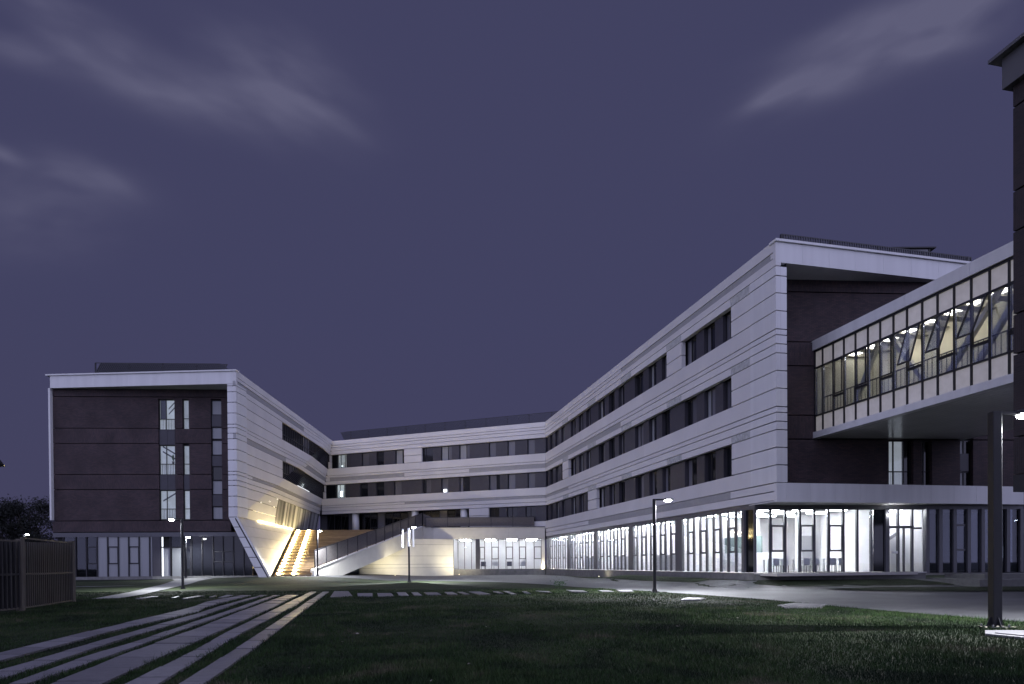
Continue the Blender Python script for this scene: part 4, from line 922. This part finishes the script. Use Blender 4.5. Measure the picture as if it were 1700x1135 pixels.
# ---------------------------------------------------------------- glazed sky bridge
br = thing('sky_bridge', 'glazed bridge with propped open windows linking the right wing to the near tower', 'bridge', (18, 31, 8))
FBr = Frame((16.7, 36.6), (19.853, 22.6), 1)
if FBr.n.x > 0: FBr.n = -FBr.n
LB = 15.2
save = bld
for a, b in ((-.05, 3.4), (3.4, 6.6), (6.6, 9.9), (9.9, 13.1), (13.1, LB)):
    FBr.box('fascia_panel', a+.004, b-.004, -.3, .12, 12.92, 13.46, fascia_m, br)
    FBr.box('lower_fascia_panel', a+.004, b-.004, -.3, .10, 8.10, 8.44, fascia_m, br)
FBr.box('roof', 0, LB, -8.2, -.3, 13.1, 13.4, core_m, br)
for k in range(24): FBr.box('soffit_plank', -.4, LB, -.3-k*.345-.328, -.3-k*.345, 8.12, 8.18, soffit_m, br)
FBr.box('floor', 0, LB, -8.4, -.25, 8.3, 9.25, core_m, br)
FBr.box('fascia_panel', 0, LB, -8.7, -8.45, 8.1, 13.4, fascia_m, br)
mu = [.32, .94, 1.76, 2.56, 3.38, 4.22, 5.01, 5.82, 6.61, 7.45, 8.25, 9.07, 9.87, 10.68, 11.49, 12.3, 13.1, 13.9, 14.7]
for u in mu: FBr.box('mullion', u-.033, u+.033, -.10, .03, 8.44, 12.92, frame_m, br)
FBr.box('mullion', .0, .26, -.12, .03, 8.44, 12.92, frame_m, br)
FBr.box('transom', 0, LB, -.10, .035, 12.82, 12.92, frame_m, br)
ZB = [8.46, 9.32, 11.95, 12.85]
for z in (9.32, 11.95): FBr.box('transom', 0, LB, -.10, .035, z-.035, z+.035, frame_m, br)
wp = mat('bridge_back_wall', (.70, .68, .60), .7, noise_scale=1.2, noise_amt=.1)
for i, (a, b) in enumerate(zip(mu[:-1], mu[1:])):
    a, b = a+.045, b-.045
    FBr.box('pane', a, b, -.05, -.035, 11.995, 12.82, frost, br); FBr.box('pane', a, b, -.05, -.035, 8.46, 9.275, frost, br)
    if i >= 2 and i % 2 == 0:
        zt = 10.05
        FBr.box('transom', a, b, -.09, .03, zt-.05, zt+.05, frame_m, br)
        FBr.box('pane', a, b, -.05, -.035, 9.365, zt-.05, clear, br)
        # sash, hinged at the top; three of them are propped open
        op = math.radians(0 if i < 8 else {8: 17, 10: 21, 12: 25}.get(i, 0))
        h = 11.9-zt-.06
        bm = bmesh.new(); w = b-a; t = .065
        for c, s in (((0, 0, -t/2), (w, .05, t)), ((0, 0, -h+t/2), (w, .05, t)), ((-w/2+t/2, 0, -h/2), (t, .05, h-2*t)), ((w/2-t/2, 0, -h/2), (t, .05, h-2*t))): add_box(bm, c, s)
        # local frame: x along bridge, y along its left hand normal, z up
        ln = Vector((-FBr.d.y, FBr.d.x, 0)); sgn = 1 if ln.dot(FBr.n) > 0 else -1
        M = Matrix.Translation(FBr.pt((a+b)/2, .06, 11.9)) @ Matrix.Rotation(FBr.ang, 4, 'Z') @ Matrix.Rotation(-op*-1*sgn, 4, 'X')
        sash = mesh_obj('sash', bm, frame_m, br, M)
        bm = bmesh.new(); add_box(bm, (0, 0, -h/2), (w-2*t, .012, h-2*t)); mesh_obj('pane', bm, clear, sash, M)
    else:
        FBr.box('pane', a, b, -.05, -.035, 9.365, 11.9, clear, br)
for k in range(58): FBr.box('baluster', .3+k*.25, .325+k*.25, -.42, -.395, 9.25, 10.3, furn_m if False else mull_m, br)
FBr.box('handrail', .2, LB, -.44, -.38, 10.3, 10.35, mull_m, br)
FBr.box('room_wall', .1, LB, -3.4, -3.3, 9.25, 12.9, wp, br)
FW.box('room_wall', 2.0, 5.8, .02, .06, 9.25, 12.8, wp, br)
FBr.box('room_ceiling', .1, LB, -8.4, -.3, 12.75, 12.85, room_w, br)
for k in range(12): FBr.box('ceiling_slat', .4+k*1.2, .9+k*1.2, -4.2, -.4, 12.55, 12.6, mat('ceiling_slat', (.35, .34, .30), .6) if 'ceiling_slat' not in MATS else MATS['ceiling_slat'], br)
for u in (.8, 2.1, 3.6, 5.0, 6.4, 7.8, 9.2, 10.6, 12.2): FBr.box('ceiling_light', u-.5, u+.5, -2.2, -1.7, 12.62, 12.68, tube_dim, br)
def brace(u0, z0, u1, z1, nm='brace'):
    p, q = FBr.pt(u0, -.75, z0), FBr.pt(u1, -.75, z1); d = q-p
    o = bpy.data.objects.new(nm, cube_mesh(fascia_m)); place(o, Matrix.Translation((p+q)/2) @ d.to_track_quat('X', 'Z').to_matrix().to_4x4() @ Matrix.Diagonal((d.length, .2, .2, 1)), br)
brace(2.3, 9.3, 4.4, 12.7); brace(6.9, 9.4, 4.5, 12.7); brace(7.9, 9.3, 10.9, 12.7) ; brace(9.3, 9.3, 12.0, 12.7)
FBr.box('glow_patch', 6.1, 6.5, -3.28, -3.25, 9.5, 10.3, emis('bridge_glow', (1, .93, .78), 1.4), br)

# ---------------------------------------------------------------- near tower at the right edge
cornice_m = mat('shaded_cornice', (.09, .09, .10), .5, noise_scale=1, noise_amt=.1)  # cornice colour darkened to stand in for missing light
tw = thing('brick_tower', 'dark brick tower and cornice, both coloured darker for shade, at the right edge of the view', 'building', (16.57, 21.7, 0))
TP = Vector((16.57, 21.7, 0)); dv = Vector((.2197, -.9756, 0)); ev = Vector((.9756, .2197, 0))
FTa = Frame(TP[:2], (TP+dv)[:2], 1)
if FTa.n.x > 0: FTa.n = -FTa.n
FTb = Frame(TP[:2], (TP+ev)[:2], 1)
if FTb.n.y < 0: FTb.n = -FTb.n
zt_ = [4.1, 5.34, 8.07, 9.38, 12.09, 13.41, 16.15, 16.9]
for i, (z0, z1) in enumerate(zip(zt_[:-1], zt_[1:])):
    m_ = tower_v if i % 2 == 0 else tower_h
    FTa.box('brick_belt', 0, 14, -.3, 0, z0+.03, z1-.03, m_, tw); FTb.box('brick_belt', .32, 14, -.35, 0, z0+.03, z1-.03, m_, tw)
prism('core', [TP+dv*.1+ev*.1+Vector((0, 0, 4.1)), TP+dv*14+ev*.1+Vector((0, 0, 4.1)), TP+dv*14+ev*14+Vector((0, 0, 4.1)), TP+dv*.1+ev*14+Vector((0, 0, 4.1))], (0, 0, 12.9), core_m, tw)
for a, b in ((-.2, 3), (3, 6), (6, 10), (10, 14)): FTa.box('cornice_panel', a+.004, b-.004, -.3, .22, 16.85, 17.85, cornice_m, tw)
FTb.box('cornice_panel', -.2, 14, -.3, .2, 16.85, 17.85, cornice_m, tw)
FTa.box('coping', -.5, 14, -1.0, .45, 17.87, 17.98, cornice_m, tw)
FTa.box('lintel_panel', 0, 14, -.4, .02, 3.55, 4.1, frame_m, tw)
# glazed lobby under the tower
for k in range(7):
    c = TP + ev*(1.2) + dv*(.5+k*1.6)
    block('mullion', (c.x, c.y, 2.0), (.1, .16, 3.3), frame_m, tw, FTa.ang)
    block('pane', (c.x+dv.x*.8, c.y+dv.y*.8, 2.0), (1.5, .02, 3.2), tinted, tw, FTa.ang)
pf = thing('stone_platform', 'low dark stone platform with two steps in front of the tower lobby', 'platform', (25, 33, 0))
block('step', (32.4, 34.4, .18), (18.8, 4.2, .36), concrete_m, pf); block('step', (33.0, 34.9, .48), (18.0, 3.1, .25), concrete_m, pf)
lob = thing('glass_lobby', 'dark blue glazed lobby wall with slim white posts beyond the platform', 'glass wall', (26, 37, 0))
for k in range(9):
    block('post', (27.5+k*1.4, 37.2, 2.4), (.10, .14, 4.2), fascia_m if k % 3 == 0 else frame_m, lob); block('pane', (28.2+k*1.4, 37.2, 2.4), (1.26, .03, 4.1), tinted, lob)
block('rail', (33.2, 37.2, 4.5), (12.6, .2, .3), frame_m, lob)

# ---------------------------------------------------------------- street lamps
def lamp(x, y, h, side, label, power=520, w=.17, head_l=.5, z=None, sign=False):
    z = gh(x, y) if z is None else z
    t = thing('street_lamp', label, 'street lamp', (x, y, z), group='square pole street lamps round the lawn')
    bm = bmesh.new(); add_box(bm, (0, 0, h/2), (w, w, h)); bmesh.ops.bevel(bm, geom=bm.edges[:], offset=.012, segments=1, affect='EDGES')
    mesh_obj('pole', bm, pole_m, t, Matrix.Translation((x, y, z)))
    bm = bmesh.new(); add_box(bm, (0, 0, .012), (w*2.2, w*2.2, .024))
    for k in range(4):
        a = k*PI/2; c, s = math.cos(a), math.sin(a)
        vs = [bm.verts.new((c*r-s*o, s*r+c*o, zz)) for o in (-.008, .008) for r, zz in ((w/2, .02), (w*1.05, .02), (w/2, .22))]
        bm.faces.new(vs[:3]); bm.faces.new(vs[3:][::-1])
        for i in range(3): bm.faces.new((vs[i], vs[(i+1) % 3], vs[3+(i+1) % 3], vs[3+i]))
    mesh_obj('base_plate', bm, pole_m, t, Matrix.Translation((x, y, z)))
    for sx in (-1, 1):
        for sy in (-1, 1):
            bm = bmesh.new(); bmesh.ops.create_cone(bm, cap_ends=True, segments=6, radius1=.018, radius2=.018, depth=.05); mesh_obj('bolt', bm, concrete_m, t, Matrix.Translation((x+sx*w*.9, y+sy*w*.9, z+.045)))
    block('arm', (x+side*(head_l/2+w/2-.02), y, z+h-.035), (head_l-.05, .09, .07), pole_m, t)
    hx = x+side*(head_l+.10)
    bm = bmesh.new(); bmesh.ops.create_cone(bm, cap_ends=True, segments=28, radius1=.24, radius2=.15, depth=.07); mesh_obj('lamp_head', bm, pole_m, t, Matrix.Translation((hx, y, z+h-.01)), True)
    bm = bmesh.new(); bmesh.ops.create_uvsphere(bm, u_segments=24, v_segments=12, radius=1)
    mesh_obj('lens', bm, lens_m, t, Matrix.Translation((hx, y, z+h-.075)) @ Matrix.Diagonal((.16, .16, .06, 1)), True)
    ld = bpy.data.lights.new('lamp_light', 'SPOT'); ld.energy = power*5.0; ld.color = (.93, .96, 1.0); ld.shadow_soft_size = .0; ld.spot_size = math.radians(165); ld.spot_blend = .75
    lo = bpy.data.objects.new('lamp_light', ld); place(lo, Matrix.Translation((hx, y, z+h-.17)), t)
    return t
lamp(9.22, 12.54, 4.12, 1, 'nearest dark street lamp, at the right edge beside a stone cover', 800, .17, .50)
lamp(6.18, 28.49, 4.07, 1, 'street lamp at the road edge in front of the right wing', 1350, .125)
t3 = lamp(-7.7, 49.2, 4.15, 1, 'street lamp carrying pale upright sign blades in front of the ramp stair', 1900, .13, head_l=.25)
for k, dx in enumerate((-.42, .0, .36)):
    block('sign_blade', (-7.7+dx, 49.05, gh(-7.7, 49)+3.3+(.05 if k == 1 else 0)), (.12, .05, 1.35), mat('blade_%d' % k, (.75, .76, .8), .35, emit=(.85, .9, 1), estr=(.25, .5, .5)[k]), t3, rz=(.5, 0, -.5)[k])
lamp(-17.25, 58.3, 4.1, 1, 'slim street lamp standing beside the foot of the timber staircase', 900, .12, .12)
lamp(-18.85, 37.6, 4.05, -1, 'street lamp with pale lit pole on the lawn before the left wing', 800, .115, .50)
lamp(-27.9, 56.2, 3.6, 1, 'short lamp in front of the door of the left wing', 260, .12, .12)
lamp(38.0, 50.0, 4.4, 1, 'distant street lamp beyond the building end, seen past the near lamp pole', 300, .14, .35)
lamp(-50.5, 68, 4.6, 1, 'small distant street lamp above the slatted fence under the trees', 120, .14, .3)
lamp(46.0, 50.0, 4.4, -1, 'distant slim lamp near the glass lobby at the right edge', 200, .12, .35)
# small warm ground lights; the ramp pair is added to brighten the pale walls
def uplight(x, y, z, label, p=25, aim=(0, .7)):
    t = thing('ground_light', label, 'ground light', (x, y, z))
    bm = bmesh.new(); bmesh.ops.create_cone(bm, cap_ends=True, segments=14, radius1=.05, radius2=.05, depth=.06); mesh_obj('housing', bm, pole_m, t, Matrix.Translation((x, y, z+.05)))
    bm = bmesh.new(); bmesh.ops.create_uvsphere(bm, u_segments=12, v_segments=8, radius=.05); mesh_obj('lens', bm, emis('uplight_glow_%d' % int(y), (1, .85, .5), 30 if y > 76 else 2), t, Matrix.Translation((x, y, z+.10)), True)
    ld = bpy.data.lights.new('ground_light_lamp', 'SPOT'); ld.energy = p*2.2; ld.spot_size = math.radians(160); ld.spot_blend = 1.0; ld.color = (1, .88, .62); ld.shadow_soft_size = 0.0
    place(bpy.data.objects.new('ground_light_lamp', ld), Matrix.Translation((x, y-.05, z+.16)) @ Vector((aim[0], aim[1], .9)).to_track_quat('-Z', 'Y').to_matrix().to_4x4(), t)
uplight(3.55, 76.7, .62, 'small warm light in the inner corner beside the terrace room', 60)
uplight(-6.0, 74.5, .05, 'added warm fill light brightening the pale wall under the ramp', 330)
uplight(-12.5, 70.2, .05, 'added warm fill light brightening the pale parapet near its middle', 330)
uplight(7.6, 57.5, .05, 'warm ground light at the plinth of the right wing', 22, (.7, .1))

# ---------------------------------------------------------------- slatted fence at the left
fn = thing('slatted_fence', 'tall dark fence of upright slats with brown posts at the left edge', 'fence', (-15.4, 22, 0))
fp = [(-16.24, 24.24), (-14.72, 19.72), (-13.2, 15.2)]
fp = [(-16.24, 24.24), (-14.85, 19.85), (-14.75, 15.2)]
tops = [2.22, 2.12, 2.05]
for k, (x, y) in enumerate(fp): block('post', (x, y, tops[k]/2+.02), (.17, .15, tops[k]+.06), post_m, fn)
for k in range(2):
    (x0, y0), (x1, y1) = fp[k], fp[k+1]; L_ = math.hypot(x1-x0, y1-y0); ang = math.atan2(y1-y0, x1-x0)
    n = 27
    for i in range(n):
        f = (i+.5)/n; x, y = x0+(x1-x0)*f, y0+(y1-y0)*f; zt = tops[k]+(tops[k+1]-tops[k])*f-.04
        block('slat', (x+.02, y, (zt+.09)/2), (.055, .05, zt-.09), fence_m, fn, ang)
    for zz in (tops[k]-.02, .08): block('rail', ((x0+x1)/2, (y0+y1)/2, zz), (L_-.16, .06, .05), post_m, fn, ang)
    block('backing_board', ((x0+x1)/2-.10, (y0+y1)/2+.0, 1.07), (L_-.2, .02, 1.95), fence_dark, fn, ang)
    block('backing_rail', ((x0+x1)/2+.03, (y0+y1)/2, 1.1), (L_-.16, .04, .06), fence_m, fn, ang)

# ---------------------------------------------------------------- background: trees, far building
def tree(x, y, h, r, label, seed):
    rnd = random.Random(seed); t = thing('broadleaf_tree', label, 'tree', (x, y, 0), group='dark trees beyond the left wing')
    bm = bmesh.new()
    def limb(p, q, r0, r1):
        d = q-p; res = bmesh.ops.create_cone(bm, cap_ends=True, segments=8, radius1=r0, radius2=r1, depth=d.length)['verts']
        bmesh.ops.transform(bm, matrix=Matrix.Translation((p+q)/2) @ d.to_track_quat('Z', 'Y').to_matrix().to_4x4(), verts=res)
    base = Vector((x, y, 0)); fork = Vector((x+rnd.uniform(-.4, .4), y, h*.35)); limb(base, fork, .35, .24)
    tips = []
    for k in range(7):
        a = rnd.uniform(0, 2*PI); q = fork+Vector((math.cos(a)*r*rnd.uniform(.3, .7), math.sin(a)*r*rnd.uniform(.3, .7), h*rnd.uniform(.2, .5))); limb(fork, q, .16, .05); tips.append(q)
    mesh_obj('trunk', bm, bark_m, t)
    n = 9500; V = np.zeros((n*3, 3)); centers = [Vector((x+rnd.uniform(-.7, .7)*r, y+rnd.uniform(-.7, .7)*r, h*rnd.uniform(.38, .93))) for _ in range(26)] + tips
    for i in range(n):
        c = centers[i % len(centers)]; s = r*.33
        p = c+Vector((rnd.gauss(0, s*.55), rnd.gauss(0, s*.55), rnd.gauss(0, s*.45)))
        if p.z > h: p.z = h-rnd.random()*.8
        for j in range(3): V[i*3+j] = p+Vector((rnd.uniform(-.24, .24), rnd.uniform(-.24, .24), rnd.uniform(-.22, .22)))
    me = bpy.data.meshes.new('crown'); me.from_pydata(V.tolist(), [], [(3*i, 3*i+1, 3*i+2) for i in range(n)]); me.materials.append(tree_m)
    place(bpy.data.objects.new('crown', me), Matrix.Identity(4), t)
tl = [(-86.5, 118, 14.2, 4.8, 'dark bushy tree touching the left wing edge, rightmost of the trees'), (-93.0, 121, 12.6, 4.6, 'dark tree behind the fence, second from the left wing'),
      (-99.5, 117, 14.0, 5.0, 'dark tree behind the fence, third from the left wing'), (-107, 124, 13.0, 5.2, 'dark tree cut by the left frame edge'), (-80, 125, 13.0, 5.0, 'dark tree mostly hidden behind the left wing')]
for k, (x, y, h, r, lb) in enumerate(tl): tree(x, y, h, r, lb, 40+k)
fb = thing('distant_building', 'dim distant building far behind the right end of the site', 'building', (75, 95, 0))
block('wall', (80, 100, 5), (50, 10, 10), far_m, fb)
for k in range(14):
    for j in range(2): block('window', (60+k*2.8, 94.95, 2.5+j*3.4), (1.5, .1, 1.7), dark_glass if (k*3+j) % 4 else lit_m, fb)
# litter scraps and a small shrub by the road
sh = thing('young_shrub', 'tiny bright green shrub at the lawn edge left of the road lamp', 'shrub', (2.6, 36.4, 0))
n = 260; V = []
for i in range(n):
    p = Vector((2.6+random.gauss(0, .22), 36.4+random.gauss(0, .2), abs(random.gauss(.18, .12))))
    for j in range(3): V.append(p+Vector((random.uniform(-.04, .04), random.uniform(-.04, .04), random.uniform(-.04, .04))))
me = bpy.data.meshes.new('leaves'); me.from_pydata([tuple(v) for v in V], [], [(3*i, 3*i+1, 3*i+2) for i in range(n)]); me.materials.append(leaf_m); place(bpy.data.objects.new('leaves', me), Matrix.Identity(4), sh)
bm = bmesh.new(); add_box(bm, (2.6, 36.4, .1), (.02, .02, .2)); mesh_obj('stem', bm, bark_m, sh)
# unlit lamp whose head just enters the frame at the left, and litter near the posts
def dark_lamp():
    x, y, h = -14.12, 17.2, 4.1
    t = thing('street_lamp', 'unlit dark street lamp head poking in at the left frame edge', 'street lamp', (x, y, 0), group='square pole street lamps round the lawn')
    block('pole', (x, y, h/2), (.12, .12, h), pole_m, t); block('arm', (x+.3, y, h-.03), (.5, .08, .06), pole_m, t)
    bm = bmesh.new(); bmesh.ops.create_cone(bm, cap_ends=True, segments=24, radius1=.22, radius2=.12, depth=.16); mesh_obj('lamp_head', bm, pole_m, t, Matrix.Translation((x+.62, y, h-.05)), True)
dark_lamp()
litter_m = mat('litter', (.14, .13, .10), .8, noise_scale=20, noise_amt=.4)
V = []; F_ = []
for cx_, cy_, n_, s_ in ((9.1, 12.35, 26, .22), (9.35, 12.2, 14, .2), (-8.0, 24.0, 9, .3), (-7.6, 23.7, 6, .25), (-20.5, 41.5, 12, .5), (3.5, 14, 8, 1.6), (-1, 11, 10, 2.4), (7, 19, 10, 1.8), (2, 22, 12, 3.5)):
    for k in range(n_):
        x, y = random.gauss(cx_, s_), random.gauss(cy_, s_); z = gh(x, y)+.045; r = random.uniform(.008, .035); b = len(V)
        a = random.uniform(0, 6.28)
        for j in range(4): V.append((x+math.cos(a+j*1.57)*r*random.uniform(.6, 1.3), y+math.sin(a+j*1.57)*r*random.uniform(.6, 1.3), z+random.uniform(-.006, .02)))
        F_.append((b, b+1, b+2, b+3))
me = bpy.data.meshes.new('litter'); me.from_pydata(V, [], F_); me.materials.append(litter_m); o = bpy.data.objects.new('litter', me); place(o, Matrix.Identity(4)); tag(o, 'pale dry leaves and scraps scattered on the lawn and round the near lamp base', 'litter', kind='stuff')
# potted plants behind the stair windows
def potted(fr, u, d, z, label):
    c = fr.pt(u, d, z); t = thing('potted_plant', label, 'plant', c)
    bm = bmesh.new(); bmesh.ops.create_cone(bm, cap_ends=True, segments=12, radius1=.08, radius2=.11, depth=.2); mesh_obj('pot', bm, concrete_m, t, Matrix.Translation(c+Vector((0, 0, .1))))
    bm = bmesh.new()
    for k in range(26):
        a = random.uniform(0, 2*PI); up = random.uniform(.15, .75); r = random.uniform(.05, .22)
        tip = c+Vector((math.cos(a)*r, math.sin(a)*.06, .2+up)); b0 = c+Vector((0, 0, .2)); s = Vector((.035, 0, .02))
        m1 = (b0+tip)/2+Vector((0, 0, .06)); vs = [bm.verts.new(p) for p in (b0, m1+s, tip, m1-s)]; bm.faces.new(vs)
    mesh_obj('leaves', bm, leaf_m, t)
potted(FW, 6.95, -.45, 6.0, 'leafy green plant behind the first floor window of the right end wall')
potted(FB, 10.25, -.29, 10.35, 'leafy green plant at the third floor stair window of the left wing')

# ---------------------------------------------------------------- grass blades on the near lawn
def in_poly(px, py, poly):
    inside = np.zeros(len(px), bool); j = len(poly)-1
    for i in range(len(poly)):
        xi, yi = poly[i]; xj, yj = poly[j]
        c = ((yi > py) != (yj > py)) & (px < (xj-xi)*(py-yi)/(yj-yi+1e-12)+xi); inside ^= c; j = i
    return inside
def grass_blades():
    rs_ = np.random.RandomState(3); n = 520000
    y = 5.5+(34-5.5)*rs_.rand(n)**1.75; x = (rs_.rand(n)*2-1)*(y*.86+1)
    nzv = np.sin(x*3.1+y*1.7)*.03+np.sin(x*7.3-y*5.1)*.025+rs_.rand(n)*.06
    keep = np.ones(n, bool)
    for lu, lr in ST:
        yu = np.array([p[1] for p in lu]); xu = np.array([p[0] for p in lu]); yr = np.array([p[1] for p in lr]); xr_ = np.array([p[0] for p in lr])
        ye = min(yu[-1], yr[-1])
        a = np.interp(y, yu, xu); b = np.interp(y, yr, xr_)
        s0 = (xu[1]-xu[0])/(yu[1]-yu[0]); a = np.where(y < yu[0], xu[0]+s0*(y-yu[0]), a); s1 = (xr_[1]-xr_[0])/(yr[1]-yr[0]); b = np.where(y < yr[0], xr_[0]+s1*(y-yr[0]), b)
        keep &= ~((x > a-.0+nzv*.3) & (x < b-nzv) & (y < ye))
    for q in stones+stonesL: keep &= ~in_poly(x, y, q)
    for q in ([(7.62, 18.35), (7.82, 19.37), (8.64, 20.25), (9.38, 19.59), (8.66, 18.38)], [(7.99, 11.1), (8.35, 11.6), (9.9, 11.55), (9.6, 10.5), (8.23, 10.5)], [(5.75, 22.4), (6.23, 23.5), (6.86, 23.3), (6.4, 22.33)]): keep &= ~in_poly(x, y, q)
    keep &= ~in_poly(x+.06*rs_.rand(n), y, road_poly)
    keep &= ~in_poly(x, y, [(-15.9, 26.6), (-17.0, 30.2), (-19.0, 35.6), (-21.9, 43.5), (-23.4, 43), (-19.4, 33.4), (-17.2, 27.4), (-16.7, 26.0)])
    patch = np.sin(x*.9+1.3*np.sin(y*.5))*np.sin(y*.7+np.sin(x*.8)*1.2)
    x, y, patch = x[keep], y[keep], patch[keep]; n = len(x)
    h = (.026+.04*rs_.rand(n))*(1+.5*patch); tall = rs_.rand(n) < .01; h[tall] *= 1.8
    w = .0035+.0035*rs_.rand(n)+y*.00016; a = rs_.rand(n)*2*PI; lx = (rs_.rand(n)-.5)*h*1.3; ly = (rs_.rand(n)-.5)*h*1.3
    z = np.array([gh(px, py) for px, py in zip(x, y)])
    V = np.empty((n, 3, 3)); V[:, 0] = np.stack([x-np.cos(a)*w, y-np.sin(a)*w, z-.01], 1); V[:, 1] = np.stack([x+np.cos(a)*w, y+np.sin(a)*w, z-.01], 1); V[:, 2] = np.stack([x+lx, y+ly, z+h], 1)
    me = bpy.data.meshes.new('grass'); me.vertices.add(n*3); me.vertices.foreach_set('co', V.reshape(-1)); me.loops.add(n*3); me.loops.foreach_set('vertex_index', np.arange(n*3, dtype=np.int32))
    me.polygons.add(n); me.polygons.foreach_set('loop_start', np.arange(0, n*3, 3, dtype=np.int32)); me.polygons.foreach_set('loop_total', np.full(n, 3, dtype=np.int32)); me.update(); me.validate()
    m = bpy.data.materials.new('grass_blade'); m.use_nodes = True; N = m.node_tree.nodes; L = m.node_tree.links; p = N['Principled BSDF']
    geo = N.new('ShaderNodeNewGeometry'); nz = N.new('ShaderNodeTexNoise'); nz.inputs['Scale'].default_value = .5; nz.inputs['Detail'].default_value = 9; nz.inputs['Roughness'].default_value = .72; nz.inputs['Distortion'].default_value = .6; L.new(geo.outputs['Position'], nz.inputs['Vector'])
    r = N.new('ShaderNodeValToRGB'); e = r.color_ramp.elements; e[0].position = .40; e[0].color = (.006, .013, .005, 1); e[1].position = .63; e[1].color = (.075, .066, .045, 1)
    k = r.color_ramp.elements.new(.50); k.color = (.015, .034, .008, 1); k = r.color_ramp.elements.new(.56); k.color = (.026, .043, .013, 1)
    L.new(nz.outputs[0], r.inputs[0]); hs = N.new('ShaderNodeHueSaturation'); L.new(r.outputs[0], hs.inputs['Color'])
    mr = N.new('ShaderNodeMapRange'); mr.inputs[3].default_value = .5; mr.inputs[4].default_value = 1.7; L.new(geo.outputs['Random Per Island'], mr.inputs[0]); L.new(mr.outputs[0], hs.inputs['Value']); L.new(hs.outputs[0], p.inputs['Base Color'])
    p.inputs['Roughness'].default_value = .7; p.inputs['Specular IOR Level'].default_value = .2
    me.materials.append(m); o = bpy.data.objects.new('grass', me); place(o, Matrix.Identity(4)); tag(o, 'short grass blades covering the near lawn between the slabs', 'grass', kind='stuff')
grass_blades()
